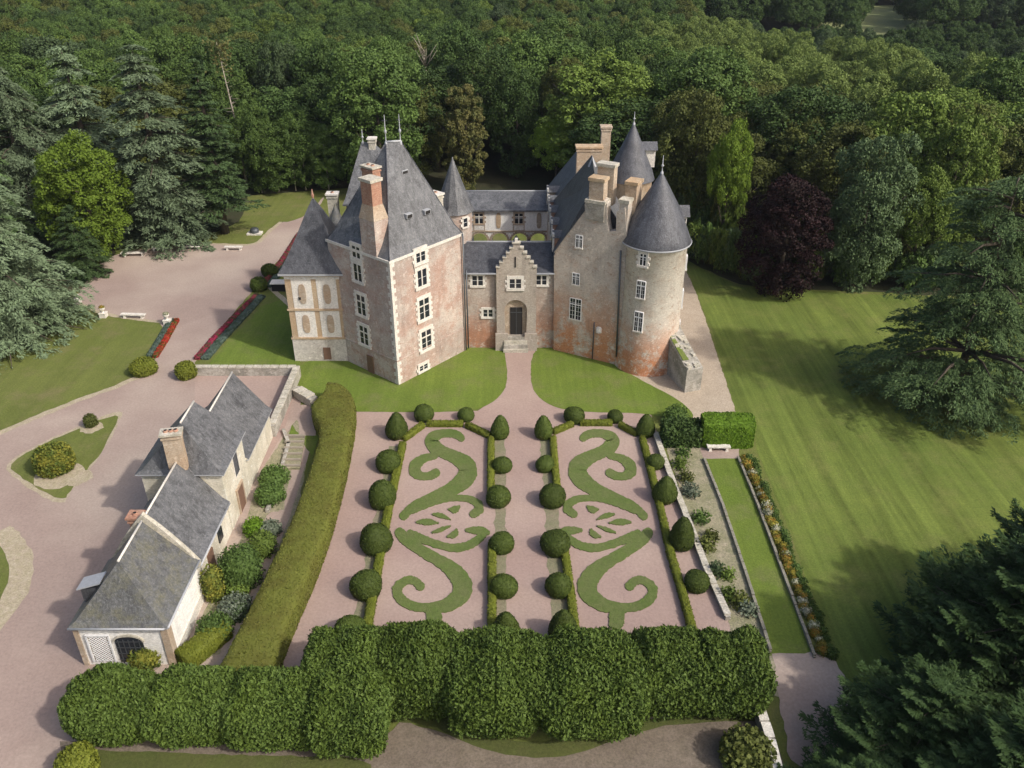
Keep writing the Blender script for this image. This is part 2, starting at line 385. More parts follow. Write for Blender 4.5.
def leaf_quads(P, Nrm, size, rng, jit=.7, aspect=1.0, along=None, curl=.0):
    n = len(P)
    nn = Nrm+rng.normal(0, jit, (n, 3)); nn /= np.linalg.norm(nn, axis=1)[:, None]+1e-9
    r = rng.normal(0, 1, (n, 3)) if along is None else along+rng.normal(0, .35, (n, 3))
    u = r-nn*np.sum(r*nn, 1)[:, None]; u /= np.linalg.norm(u, axis=1)[:, None]+1e-9
    v = np.cross(nn, u)
    sz = size*rng.uniform(.65, 1.35, n)[:, None]
    u = u*sz*.5*aspect; v = v*sz*.5
    # leaf-like kite
    return np.stack([P-u, P+v*.8-u*.1, P+u, P-v*.8-u*.1], 1)
def rdirs(n, rng):
    d = rng.normal(0, 1, (n, 3)); return d/np.linalg.norm(d, axis=1)[:, None]

def crown(rng, rx, rz, zc, lobes=26, sub=14, n=11000, size=.42, lobe_r=.42, squash=.8, shape='round', jit=.55, span=1.72):
    """cauliflower crown: lobes carry sub-lobes, the leaves lie on the sub-lobes"""
    L = []
    golden = math.pi*(3-math.sqrt(5))
    for i in range(lobes):
        zz = 1-span*(i+.5)/lobes
        a = i*golden+rng.uniform(-.4, .4); rr = math.sqrt(max(0, 1-zz*zz))
        k = rng.uniform(.52, .78)
        if shape == 'cone': rr = (1-(zz+.6)/1.7)**.8*1.15
        if shape == 'egg': rr *= (.85 if zz > 0 else 1.05)
        L.append((rr*math.cos(a)*k*rx, rr*math.sin(a)*k*rx, zc+zz*k*rz*(1.1 if shape != 'cone' else 1.2), lobe_r*rx*rng.uniform(.75, 1.2)*(.6 if shape == 'cone' and zz > .5 else 1)))
    L.append((0, 0, zc, rx*.55))
    C = []; Rr = []
    for x, y, z, r in L:
        d = rdirs(sub, rng); d[:, 2] = np.abs(d[:, 2])*1.0-.25
        d /= np.linalg.norm(d, axis=1)[:, None]
        C.append(np.array([x, y, z])+d*r*[1, 1, squash]*.78); Rr.append(np.full(sub, r*.42)*rng.uniform(.7, 1.25, sub))
    C = np.concatenate(C); Rr = np.concatenate(Rr)
    idx = rng.integers(0, len(C), n*2)
    d = rdirs(n*2, rng); d[:, 2] = d[:, 2]*.8+.2; d /= np.linalg.norm(d, axis=1)[:, None]
    P = C[idx]+d*Rr[idx][:, None]*rng.uniform(.75, 1.08, (n*2, 1))
    # keep what is outside of the big lobes
    keep = np.ones(len(P), bool)
    for x, y, z, r in L:
        q = (P-[x, y, z])/[1, 1, squash]; keep &= np.sum(q*q, 1) > (r*.72)**2
    P = P[keep][:n]; d = d[keep][:n]
    return leaf_quads(P, d, size, rng, jit)
def trunk_mb(h, r, rng, limbs=5, spread=.35, mat='bark'):
    mb = MB(); lean = rng.uniform(-.03, .03, 2)
    top = Vector((lean[0]*h, lean[1]*h, h))
    mb.tube([(0, 0, -.2), (0, 0, .5), (top.x*.5, top.y*.5, h*.5), top], [r*1.35, r, r*.75, r*.35], mat, 8)
    for i in range(limbs):
        a = rng.uniform(0, 6.28); z = h*rng.uniform(.35, .8)
        e = Vector((math.cos(a), math.sin(a), 0))
        L = h*spread*rng.uniform(.7, 1.2)
        p = Vector((lean[0]*z, lean[1]*z, z))
        mb.tube([p, p+e*L*.5+Vector((0, 0, L*.35)), p+e*L+Vector((0, 0, L*.9))], [r*.45, r*.28, r*.1], mat, 6)
    return mb

PROTO = {}
def crown_mesh(key, **kw):
    rng = np.random.default_rng(abs(hash_(key)) % 99991)
    q = crown(rng, **kw); me = quads_mesh('crown', q, ['l_mid']); PROTO[key] = me
    return me
def hash_(s):
    h = 7
    for ch in s: h = (h*31+ord(ch)) % 1000003
    return h
# broadleaf prototypes, all 20 m tall, 6 m radius
for k in range(6):
    crown_mesh('broad%d' % k, rx=6.0*(1+.06*(k % 3)), rz=7.2-.5*(k % 2), zc=12.2, lobes=22+3*k, sub=17, n=25000, size=.34, lobe_r=.36+.03*(k % 3))
for k in range(3):
    crown_mesh('poplar%d' % k, rx=4.6, rz=8.0, zc=12.2, lobes=20, sub=16, n=16000, size=.30, lobe_r=.42, shape='egg')
crown_mesh('fine', rx=6.2, rz=11.2, zc=9.2, span=2.0, lobes=60, sub=16, n=36000, size=.30, lobe_r=.27)
crown_mesh('fine2', rx=6.2, rz=11.4, zc=8.9, span=2.0, lobes=46, sub=20, n=36000, size=.30, lobe_r=.32)
for k in range(2): crown_mesh('low%d' % k, rx=6.2, rz=10.5, zc=9.8, span=2.0, lobes=34+6*k, sub=16, n=27000, size=.34, lobe_r=.36)
crown_mesh('pillar', rx=4.6, rz=11.8, zc=8.8, span=2.0, lobes=74, sub=10, n=24000, size=.36, lobe_r=.30, squash=.45)
for k in range(2):
    crown_mesh('bush%d' % k, rx=1.6, rz=1.3, zc=1.2, lobes=12, sub=12, n=2600, size=.22, lobe_r=.45)
TR = {}
for k in range(3):
    rr = np.random.default_rng(50+k); o = trunk_mb(13, .38, rr, 6).build('trunk'); TR[k] = o.data; bpy.data.objects.remove(o)
rr = np.random.default_rng(60); o = trunk_mb(13, .22, rr, 3, .25, 'palebark').build('trunk'); TR['pale'] = o.data; bpy.data.objects.remove(o)

def conifer_mesh(key, h, r, tiers, per, droop=.25, plumes=7, tufts=46, size=.22, aspect=2.6, base=.08, flatw=.42, rise=.1, top_r=.06, power=1.0, seed=3, gap=.2, up=0.0, pl=.15):
    """tiers of boughs; each bough carries plumes of needle tufts, flat on top and hanging at the tips"""
    rng = np.random.default_rng(seed); P = []; D = []; NN = []
    mb = MB(); mb.tube([(0, 0, -.2), (0, 0, h*.5), (0, 0, h*.98)], [h*.022+.12, h*.014+.06, .03], 'bark', 8)
    for t in range(tiers):
        f = (t+.5)/tiers; z = h*(base+(1-base)*f)
        R_ = r*max(top_r, (1-f)**power)*rng.uniform(.8, 1.12)
        nb = max(3, int(per*(1-f*.5))); a0 = rng.uniform(0, 6.28)
        for b in range(nb):
            a = a0+2*math.pi*b/nb+rng.uniform(-.35, .35); L = R_*rng.uniform(.6, 1.18); z0 = z+rng.uniform(-.6, .6)*h*(1-base)/tiers
            e = np.array([math.cos(a), math.sin(a), 0]); s = np.array([-e[1], e[0], 0]); mb_ = None
            np_ = max(3, int(plumes*(.5+L/r)))
            for q in range(np_):
                tt = gap+(1-gap)*((q+rng.uniform(0, .9))/np_)
                side = (1 if q % 2 else -1)*rng.uniform(.1, 1)*flatw*L*(math.sin(min(1, tt)*math.pi*.8)+.15)
                zz = z0+rise*L*tt*1.5-droop*L*tt**2.2
                c = e*tt*L+s*side; c[2] = zz-abs(side)*.15
                d = e+s*(side/(flatw*L+.01))*.9; d = d/np.linalg.norm(d); lp = pl*r*rng.uniform(.7, 1.3)*(.55+.45*L/r)
                m = int(tufts*rng.uniform(.7, 1.3)); u = rng.uniform(-.6, 1, m); w_ = rng.normal(0, .34, m)*(1.1-u*.6)
                pr = np.array([-d[1], d[0], 0])
                p = c+d*(u*lp)[:, None]+pr*(w_*lp)[:, None]
                p[:, 2] = c[2]-(droop*1.3-up)*lp*np.clip(u, 0, 1)**1.6*1.4-np.abs(w_)*lp*.35+rng.normal(0, .045*lp, m)
                P.append(p); dd = d[None]*.9+pr*w_[:, None]*1.5; dd = dd+np.array([0, 0, 1.0])*(up-droop*np.clip(u, 0, 1)*1.6)[:, None]; D.append(dd)
                NN.append(np.tile([0, 0, 1.0], (m, 1))+d*.3-dd*.2)
            if L > r*.3: mb.tube([(0, 0, z0), tuple(e*L*.5+[0, 0, z0+rise*L*.75-droop*L*.2]), tuple(e*L*.85+[0, 0, z0+rise*L*1.25-droop*L*.68])], [.09*L/4, .06*L/4, .02], 'bark', 4)
    P = np.concatenate(P); D = np.concatenate(D); NN = np.concatenate(NN)
    q = leaf_quads(P, NN, size, rng, .4, aspect, D)
    PROTO[key] = quads_mesh('crown', q, ['l_cedar'])
    o = mb.build('trunk'); TR[key] = o.data; bpy.data.objects.remove(o)
conifer_mesh('cedar_big', 22, 12.5, 9, 9, .24, 15, 150, .15, 2.8, .04, .50, .16, .34, .32, 19, pl=.125)
conifer_mesh('cedar_tall', 25, 7.0, 15, 8, .32, 8, 100, .19, 2.6, .05, .46, .10, .12, .62, 12, pl=.2)
conifer_mesh('cedar_front', 21, 10, 12, 10, .36, 11, 130, .17, 2.8, .03, .46, .14, .18, .55, 13)
conifer_mesh('fir', 23, 4.6, 20, 7, .10, 6, 80, .18, 2.4, .16, .42, .04, .06, .7, 14, pl=.22)
conifer_mesh('near', 16, 6.5, 17, 10, -.12, 8, 150, .17, 2.4, .02, .40, .12, .14, .55, 15, up=.5, pl=.17)

def place_tree(name, key, tkey, mat, x, y, sc, zs, rot, label, cat, group=None):
    t = empty(name, (x, y, 0), label, cat, group); t.rotation_euler = (0, 0, rot); t.scale = (sc, sc, zs)
    for nm, me, mt in (('trunk', TR[tkey], None), ('crown', PROTO[key], mat)):
        o = bpy.data.objects.new(nm, me); COL.objects.link(o); o.parent = t
        if mt: o.material_slots[0].link = 'OBJECT'; o.material_slots[0].material = M[mt]
    return t

def smooth(pts, it=2, closed=True):
    for _ in range(it):
        q = []; n = len(pts)
        rngn = range(n) if closed else range(n-1)
        if not closed: q.append(pts[0])
        for i in rngn:
            a, b = pts[i], pts[(i+1) % n]
            q += [tuple(a[k]*.75+b[k]*.25 for k in range(len(a))), tuple(a[k]*.25+b[k]*.75 for k in range(len(a)))]
        if not closed: q.append(pts[-1])
        pts = q
    return pts
def ragged(pts, step=.5, amp=.06, seed=1):
    rnd = random.Random(seed); out = []; n = len(pts)
    for i in range(n):
        a = Vector(pts[i]); b = Vector(pts[(i+1) % n]); L = (b-a).length; k = max(1, min(300, int(L/step)))
        nr = Vector((-(b-a).y, (b-a).x)); nr = nr.normalized() if L > 0 else nr
        for j in range(k): out.append(tuple(a.lerp(b, j/k)+nr*rnd.uniform(-amp, amp)))
    return out
def sheet(name, pts, z, mat, kind='structure', rag=(.6, .05), label=None, cat=None, group=None):
    if rag: pts = ragged(pts, *rag, seed=len(pts))
    ar = sum(pts[i][0]*pts[(i+1) % len(pts)][1]-pts[(i+1) % len(pts)][0]*pts[i][1] for i in range(len(pts)))
    if ar < 0: pts = pts[::-1]
    mb = MB(); mb.add([(p[0], p[1], z) for p in pts], [tuple(range(len(pts)))], mat); 
    o = mb.build(name)
    if kind: o['kind'] = kind
    if label: tag(o, label, cat, group)
    return o
def gp(lst, z=0): return [G(x, y, z) for x, y in lst]
# ================================================================== GROUND
gm = MB(); gm.add([(-2500, -600, 0), (2500, -600, 0), (2500, 4000, 0), (-2500, 4000, 0)], [(0, 1, 2, 3)], 'floor'); gm.build('ground', kind='structure')
sheet('far_field', [(90, 255), (128, 255), (175, 390), (125, 390)], .03, 'field')
# grass all round the house
lawn_pts = [(-140, -60), (-140, 60), (-100, 84)]+gp([(0, 352), (60, 330), (95, 285), (120, 243), (175, 236), (215, 232), (240, 222), (248, 196)])+[(-26, 136), (-5, 131), (8, 128), (16, 118), G(690, 262), G(740, 285), G(860, 292), G(1030, 300), (150, 95), (150, -60)]
sheet('lawn', lawn_pts, .01, 'dry_lawn', rag=(1.2, .25))
big = gp([(688, 272), (712, 330), (737, 418), (755, 425), (757, 450), (785, 520), (835, 655), (850, 700), (900, 790)])+[(60, 12), (150, 12), (150, 95), G(1030, 302), G(860, 294), G(740, 287), G(700, 268)]
sheet('lawn', big, .016, 'biglawn', rag=(1.0, .05))
# gravel court, drives
court = gp([(306, 216), (290, 222), (281, 222), (268, 233), (256, 246), (205, 243), (160, 248), (121, 252), (97, 264), (85, 284), (76, 298), (79, 303), (97, 313), (141, 320.6), (166, 323), (158, 352), (150, 372), (120, 385), (84, 397), (40, 415), (-20, 440), (-120, 470), (-200, 520), (-60, 520), (0, 532), (11, 542), (22, 563), (17, 592), (0, 617), (-60, 700), (-80, 800), (80, 830), (92, 760), (66, 700), (95, 700), (180, 690), (300, 690), (300, 650), (225, 655), (300, 470), (300, 372), (196, 372), (194, 360), (299, 236), (330, 190)])
court = smooth(court, 1)
sheet('gravel_court', court, .022, 'pink', rag=(.8, .08))
sheet('gravel_court', gp([(196, 374), (300, 373), (284, 432), (262, 470), (190, 470)]), .024, 'pink_g', rag=None)
for nm, q, ww in (('a', [(79, 303), (97, 313), (141, 320.6), (166, 323)], .25), ('b', [(155, 368), (120, 386), (84, 398), (40, 416), (-20, 441)], .35), ('c', [(0, 531), (12, 542), (23, 563), (18, 592), (0, 618), (-40, 665)], .8), ('d', [(121, 252), (160, 248), (205, 243), (256, 246.5), (266, 234), (281, 222)], .3)):
    c = smooth(gp(q), 2, False); a = []; b = []
    for i in range(len(c)):
        d = (Vector(c[min(i+1, len(c)-1)])-Vector(c[max(i-1, 0)])).normalized(); n_ = Vector((-d.y, d.x))
        a.append(tuple(Vector(c[i])+n_*ww)); b.append(tuple(Vector(c[i])-n_*ww))
    sheet('gravel_edge', a+b[::-1], .028, 'cream', rag=(.5, .1))
isl = smooth(gp([(120, 412), (60, 436), (5, 464), (20, 478), (63, 503), (71, 490), (89, 467), (102, 453), (116, 425)]), 2)
islo = [(sum(p[0] for p in isl)/len(isl)+(p[0]-sum(q[0] for q in isl)/len(isl))*1.07, sum(q[1] for q in isl)/len(isl)+(p[1]-sum(q[1] for q in isl)/len(isl))*1.1) for p in isl]
sheet('gravel_edge', islo, .028, 'cream', rag=(.5, .1)); sheet('lawn', isl, .034, 'dry_lawn', rag=(.5, .08))
# soil rings under the two island shrubs
def disc(px, py, r, z, mat, nm='soil_patch'):
    c = G(px, py); sheet(nm, [(c[0]+r*math.cos(a*.3), c[1]+r*math.sin(a*.3)*.9) for a in range(21)], z, mat, rag=(.4, .12))
disc(92, 428, 1.0, .04, 'cream'); disc(60, 476, 2.0, .04, 'cream'); disc(78, 478, 1.2, .042, 'cream')
# garden gravel
sheet('garden_gravel', gp([(358, 412), (345, 412), (348, 440), (318, 530), (282, 652), (270, 700), (765, 740), (727, 616), (690, 520), (656, 430), (650, 411), (600, 411), (560, 400), (536, 372), (535, 346), (504, 346), (506, 372), (500, 395), (478, 411)]), .026, 'pink_g', rag=None)
# lawns before the house, with their banked rims
def lawn_piece(px):
    p = smooth(gp(px), 2); sheet('lawn', p, .04, 'lawn', rag=(.4, .04))
lawn_piece([(297, 363), (296, 385), (312, 395), (330, 412), (400, 412.5), (470, 412), (492, 404), (506, 390), (508, 372), (504, 350), (503, 345), (440, 350), (350, 350)])
lawn_piece([(532, 349), (530, 380), (536, 396), (556, 409), (590, 413), (640, 413), (660, 417), (694, 420), (692, 412), (676, 398), (640, 380), (600, 355), (560, 345)])
sheet('lawn', gp([(204, 370), (225, 345), (262, 306), (282, 300), (300, 318), (300, 370)]), .036, 'lawn', rag=(.4, .05))
# path east of the house and round the tower
sheet('beige_path', smooth(gp([(684, 268), (693, 285), (704, 315), (714, 345), (730, 395), (738, 419), (735, 440), (680, 440), (684, 424), (694, 420), (690, 411), (672, 396), (645, 384), (612, 368), (560, 350), (540, 345), (610, 320), (670, 290), (680, 276)]), 1), .03, 'beige', rag=(.5, .06))
# inner courtyard and rear
sheet('courtyard_gravel', [(-6, 84), (5, 84), (5, 103), (-6, 103)], .03, 'pink', rag=None)
# terrace garden east
sheet('stony_bed', gp([(662, 436), (684, 440), (704, 450), (745, 560), (769, 640), (790, 700), (745, 690), (727, 616), (690, 520)]), .034, 'soil', rag=(.5, .08))
sheet('terrace_path', gp([(698, 445), (739, 445), (739, 459), (704, 459)]), .040, 'pink', rag=(.5, .04))
sheet('lawn', gp([(705, 459), (738, 458), (776, 560), (812, 656), (770, 656), (745, 575)]), .038, 'lawn', rag=(.5, .04))
sheet('terrace_path', gp([(772, 655), (812, 652), (835, 662), (870, 720), (840, 790), (790, 760)]), .042, 'pink', rag=(.5, .12))
# foreground
sheet('brown_path', gp([(60, 742), (385, 738), (400, 722), (520, 752), (600, 742), (650, 722), (765, 720), (800, 800), (380, 850), (60, 850)]), .046, 'dirt', rag=(.6, .1))
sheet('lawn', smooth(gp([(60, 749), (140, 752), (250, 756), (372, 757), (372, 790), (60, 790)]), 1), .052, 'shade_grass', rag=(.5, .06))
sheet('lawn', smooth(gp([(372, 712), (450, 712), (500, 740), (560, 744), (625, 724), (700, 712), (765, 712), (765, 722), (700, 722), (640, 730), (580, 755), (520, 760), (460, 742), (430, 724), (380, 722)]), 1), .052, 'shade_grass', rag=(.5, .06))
# kitchen garden strip behind the cottages
sheet('garden_bed', gp([(296, 420), (312, 430), (300, 500), (262, 600), (225, 652), (190, 664), (180, 664), (215, 590), (240, 540), (262, 470)]), .03, 'soil', rag=(.4, .06))
sheet('terrace_path', smooth(gp([(297, 405), (312, 405), (318, 432), (306, 462), (296, 498), (285, 530), (262, 590), (238, 640), (226, 660), (218, 656), (232, 625), (252, 590), (272, 535), (262, 528), (268, 512), (282, 512), (292, 470), (300, 440)]), 1), .036, 'pink', rag=(.4, .04))
sheet('lawn', gp([(292, 425), (300, 436), (320, 436), (312, 456), (300, 440), (288, 440)]), .042, 'lawn', rag=(.3, .04))

# ---- grass scrolls of the parterres
AX = .90
def ribbon(pts, off, sc, z, mirror):
    """stroke of (zx,zy,width)"""
    P = smooth(pts, 3, False); P = [(off[0]+x*sc, off[1]+y*sc, w_*sc) for x, y, w_ in P]
    a = []; b = []
    for i in range(len(P)):
        p0 = Vector(P[max(i-1, 0)][:2]); p1 = Vector(P[min(i+1, len(P)-1)][:2]); d = (p1-p0).normalized(); n_ = Vector((-d.y, d.x)); h = P[i][2]/2*.84
        a.append(Vector(P[i][:2])+n_*h); b.append(Vector(P[i][:2])-n_*h)
    # round ends: shrink the half-width over a few extra rows
    def cap(c, d, h):
        n_ = Vector((-d.y, d.x)); return [(c+d*h*math.sin(t)+n_*h*math.cos(t), c+d*h*math.sin(t)-n_*h*math.cos(t)) for t in (math.pi*k/14 for k in range(1, 7))]
    d1 = (Vector(P[-1][:2])-Vector(P[-2][:2])).normalized(); d0 = (Vector(P[0][:2])-Vector(P[1][:2])).normalized()
    rows = [(q_, p_) for p_, q_ in cap(Vector(P[0][:2]), d0, P[0][2]/2*.84)][::-1]+list(zip(a, b))+cap(Vector(P[-1][:2]), d1, P[-1][2]/2*.84)
    W = []
    for a_, b_ in rows:
        a_ = Vector(G(a_.x, a_.y)); b_ = Vector(G(b_.x, b_.y)); W.append((a_, b_))
    # subdivide along the length and roughen the rim
    rnd_ = random.Random(int(P[0][0]*10)); out = []
    for (a_, b_), (c_, e_) in zip(W[:-1], W[1:]):
        k = max(1, int((c_-a_).length/.25))
        for q_ in range(k):
            u, v = a_.lerp(c_, q_/k), b_.lerp(e_, q_/k); m_ = (u+v)/2; j1, j2 = rnd_.uniform(-.05, .05), rnd_.uniform(-.05, .05); L_ = max((u-v).length, .05)
            out.append((m_+(u-m_)*(1+j1/L_*2), m_+(v-m_)*(1+j2/L_*2)))
    out.append(W[-1])
    if mirror: out = [(Vector((2*AX-u.x, u.y)), Vector((2*AX-v.x, v.y))) for u, v in out]
    return out
Z7 = ((350, 400), 1/6.0); Z8 = ((350, 520), 1/6.0)
scr = [
 (Z7, [(668, 232, 50), (650, 214, 60), (600, 200, 55), (530, 207, 65), (482, 238, 90), (502, 285, 105), (562, 318, 80), (640, 350, 95), (700, 390, 125), (714, 436, 135), (680, 490, 125), (610, 540, 100), (520, 578, 75), (430, 612, 55), (370, 645, 60), (322, 700, 60)]),
 (Z7, [(510, 338, 45), (440, 352, 60), (388, 395, 85), (386, 438, 85), (430, 464, 55), (480, 460, 58), (515, 440, 62)]),
 (Z7, [(372, 668, 46), (420, 648, 46), (500, 615, 46), (600, 592, 40), (700, 592, 44), (768, 620, 58), (782, 658, 70), (740, 688, 55)]),
 (Z8, [(300, 82, 75), (335, 120, 90), (430, 190, 78), (530, 245, 82), (615, 300, 115), (672, 370, 135), (682, 430, 140), (630, 495, 110), (530, 532, 85), (420, 530, 60), (330, 505, 75), (282, 455, 66), (282, 405, 70), (340, 360, 56), (390, 368, 60), (422, 402, 62)]),
 (Z8, [(360, 82, 46), (420, 112, 62), (510, 148, 56), (620, 176, 56), (710, 160, 60), (770, 122, 56), (800, 88, 50)]),
 (Z8, [(700, 66, 24), (745, 66, 56), (800, 70, 62), (828, 80, 30)]),
 (Z8, [(500, 540, 100), (510, 620, 110)]),
 (Z7, [(590, 660, 8), (628, 665, 60), (655, 645, 20)]), (Z7, [(498, 690, 12), (545, 695, 40), (604, 722, 5)]), (Z7, [(400, 738, 12), (460, 735, 55), (530, 742, 8)]),
 (Z8, [(496, 80, 12), (545, 62, 34), (604, 40, 5)]), (Z8, [(585, 105, 12), (632, 92, 58), (640, 60, 10)]),
]
for side in (0, 1):
    for k, ((off, sc), pts) in enumerate(scr):
        W = ribbon(pts, off, sc, 0, side)
        g = MB(); z = .085+.003*k; vs_ = []; fs_ = []
        for u, v in W: vs_ += [(u.x, u.y, z), (v.x, v.y, z)]
        for i in range(len(W)-1):
            f = (2*i, 2*i+1, 2*i+3, 2*i+2); A_, B_, C_ = (Vector(vs_[q_]) for q_ in f[:3])
            fs_.append(f if (B_-A_).cross(C_-A_).z >= 0 else f[::-1])
        g.add(vs_, fs_, 'parterre_grass')
        k0 = len(vs_); lo_ = [(x_, y_, .02) for x_, y_, z_ in vs_]; n_r = len(W)
        rim = [2*i for i in range(n_r)]+[2*i+1 for i in reversed(range(n_r))]
        g.add(vs_+lo_, [(rim[i], rim[(i+1) % len(rim)], k0+rim[(i+1) % len(rim)], k0+rim[i]) for i in range(len(rim))], 'parterre_grass'); g.build('parterre_scroll', kind='structure')

# ================================================================== THE CASTLE
def window(parent, c, d, wv, h, style='cross', name='window', sur='stone', pad=.22, depth=.07):
    """c: centre on the wall face, d: outward normal (plan). One mesh: stone surround, dark panes, mullions"""
    n_ = Vector((d[0], d[1], 0)).normalized(); u = Vector((-n_.y, n_.x, 0)); mb = MB(); c = Vector(c)
    ax = (u.x, u.y)
    def bx(cu, cz, su, sz, t, mat):
        p = c+u*cu+n_*(t/2-.05); mb.box((p.x, p.y, c.z+cz), (su, t+.1, sz), mat, ax)
    if sur:
        rnd = random.Random(int(abs(c.x*37+c.z*11)))
        bx(-(wv/2+pad/2), 0, pad, h+.01, depth, sur); bx((wv/2+pad/2), 0, pad, h+.01, depth, sur)
        bx(0, h/2+pad*.6, wv+pad*2.1, pad*1.2, depth+.01, sur); bx(0, -h/2-pad*.5, wv+pad*2.5, pad, depth+.06, sur)
        k = -h/2+.2; i = 0
        while k < h/2:
            if i % 2 == 0:
                for sg in (-1, 1): bx(sg*(wv/2+pad+.09), k, .17, .26, depth-.012, sur)
            k += .28; i += 1
    bx(0, 0, wv, h, .012, 'glass')
    mw = .13
    if style in ('cross', 'two'): bx(0, 0, mw, h, depth-.02, 'stone' if sur else 'paint')
    if style == 'cross': bx(0, h*.17, wv, mw, depth-.025, 'stone' if sur else 'paint')
    if style == 'white':
        bx(0, 0, .11, h, .05, 'paint'); bx(0, h*.22, wv, .09, .045, 'paint')
        for sg in (-1, 1): bx(sg*wv/2, 0, .07, h, .05, 'paint')
        bx(0, h/2, wv, .07, .048, 'paint'); bx(0, -h/2-.05, wv+.15, .14, .1, 'stone')
    # glazing bars
    if not sur:
        for sg in (-.5, .5): bx(sg*wv/2, 0, .03, h, .028, 'paint')
    nb = max(2, int(h/(.42 if not sur else .62)))
    for i in range(1, nb): bx(0, -h/2+h*i/nb, wv, .026, .026, 'paint')
    return mb.build(name, parent)
def finial(parent, p, h, name='finial', cross=True):
    mb = MB(); mb.lathe(p, [(.16, -.3), (.14, 0), (.05, .1), (.04, h*.3), (.12, h*.36), (.13, h*.42), (.04, h*.48), (.03, h), (.005, h+.05)], 'zinc', 8)
    if cross:
        mb.box((p[0], p[1], p[2]+h*.8), (.5, .05, .05), 'iron'); mb.box((p[0], p[1], p[2]+h*.6), (.3, .05, .05), 'iron')
    return mb.build(name, parent)
def chimney(parent, c, size, z0, z1, mat, ax=(1, 0), pots=2, cap='stone', name='chimney', taper=0):
    mb = MB(); mb.box((c[0], c[1], (z0+z1)/2), (size[0], size[1], z1-z0), mat, ax)
    mb.box((c[0], c[1], z1-.25), (size[0]+.16, size[1]+.16, .16), mat, ax)
    mb.box((c[0], c[1], z1+.07), (size[0]+.28, size[1]+.28, .16), cap, ax)
    a = Vector((ax[0], ax[1])).normalized()
    for i in range(pots):
        t = ((i+.5)/pots-.5)*size[0]*.8; mb.lathe((c[0]+a.x*t, c[1]+a.y*t, z1+.14), [(.19, 0), (.16, .12), (.12, .14)], 'brick_r', 10)
        mb.lathe((c[0]+a.x*t, c[1]+a.y*t, z1+.285), [(.11, 0), (.11, .01)], 'dark', 10)
    return mb.build(name, parent)

castle = empty('castle', (0, 80), 'old château of pink brick and pale render with steep grey slate roofs, round towers and a stepped-gable gateway', 'castle')
# ---- gatehouse wing
FY = 79.9; FE = ZAT(FY, 271.5); FR = ZAT(FY+3.6, 242)
mb = MB(); mb.prism([(-7, FY), (5.2, FY), (5.2, FY+7), (-7, FY+7)], -.2, FE, 'wall_f')
fw = mb.build('gatehouse', castle)
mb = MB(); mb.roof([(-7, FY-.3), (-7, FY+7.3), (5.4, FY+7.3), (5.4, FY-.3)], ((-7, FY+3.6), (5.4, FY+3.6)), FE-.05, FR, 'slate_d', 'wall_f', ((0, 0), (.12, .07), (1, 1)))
mb.tube([(-7, FY+3.6, FR+.02), (5.4, FY+3.6, FR+.02)], [.12, .12], 'zinc', 6); mb.box((-.8, FY-.36, FE-.1), (12.2, .14, .12), 'zinc'); mb.build('roof', fw)
for (px, py, wpx, hpx, st) in ((477.6, 280.5, 10.5, 9.5, 'two'), (488, 313, 9, 7, 'two'), (541.5, 280, 10, 9, 'two')):
    c = PY(px, py, FY); k = (PY(px+wpx/2, py, FY)-PY(px-wpx/2, py, FY)).x; h = PY(px, py-hpx/2, FY).z-PY(px, py+hpx/2, FY).z
    window(fw, c, (0, -1), k, h, st)
# porch with stepped gable
PYY = FY-.45
def q(px, py): p = PY(px, py, PYY); return p
xl = q(496.5, 300).x; xr = q(536.3, 300).x; xm = q(515.7, 250).x; z0s = q(515, 267.5).z; zt = q(515.7, 243.5).z
steps = 5; out = [(xl, -.2)]
hw = (xr-xl)/2; xm = (xl+xr)/2-.02
for i in range(steps):
    xx = xl+(hw-.35)*i/steps; zz = z0s+(zt-z0s)*(i)/steps
    out += [(xx, zz), (xl+(hw-.35)*(i+1)/steps, zz)]
out += [(xm-.35, zt-.15), (xm-.35, zt), (xm+.35, zt), (xm+.35, zt-.15)]
for i in reversed(range(steps)):
    zz = z0s+(zt-z0s)*(i)/steps
    out += [(xr-(hw-.35)*(i+1)/steps, zz), (xr-(hw-.35)*i/steps, zz)]
out += [(xr, -.2)]
# arched opening cut into the outline
al, ar_ = q(505.3, 320).x, q(526.3, 320).x; ac = (al+ar_)/2; arr = (ar_-al)/2*1.08; atop = q(515, 300).z; aspr = atop-arr*1.05; floor_z = q(515, 336).z
arch = [(ar_, floor_z)]+[(ac+arr*math.cos(math.pi*k/14), aspr+arr*1.05*math.sin(math.pi*k/14)) for k in range(15)]+[(al, floor_z)]
mb = MB()
# front slab in two halves so that it stays simple
mid = [(xm, zt)]
L = [p for p in out if p[0] <= xm+1e-6 and p != (xm+.35, zt)]
Rr = [p for p in out if p[0] >= xm-1e-6]
La = [(ac, atop)]+[p for p in arch if p[0] < ac-1e-4]
Ra = [p for p in arch if p[0] > ac+1e-4]+[(ac, atop)]
left = [(xl, -.2)]+L[1:]+[(ac, zt)]+La+[(al, -.2)]
right = [(ar_, -.2)]+Ra+[(ac, zt)]+Rr
seen = []
for pl in (left, right):
    u_ = []
    for p in pl:
        if not u_ or (abs(p[0]-u_[-1][0])+abs(p[1]-u_[-1][1])) > 1e-4: u_.append(p)
    mb.slab([(x, PYY, z) for x, z in u_], (0, .46, 0), 'porch')
mb.box((ac, PYY+.23, floor_z/2-.1), (arr*2, .44, floor_z+.2), 'porch')
mb.prism([(al-.02, PYY+.445), (ar_+.02, PYY+.445), (ar_+.02, FY+.02-.025), (al-.02, FY-.005)], 0, .05, 'porch')
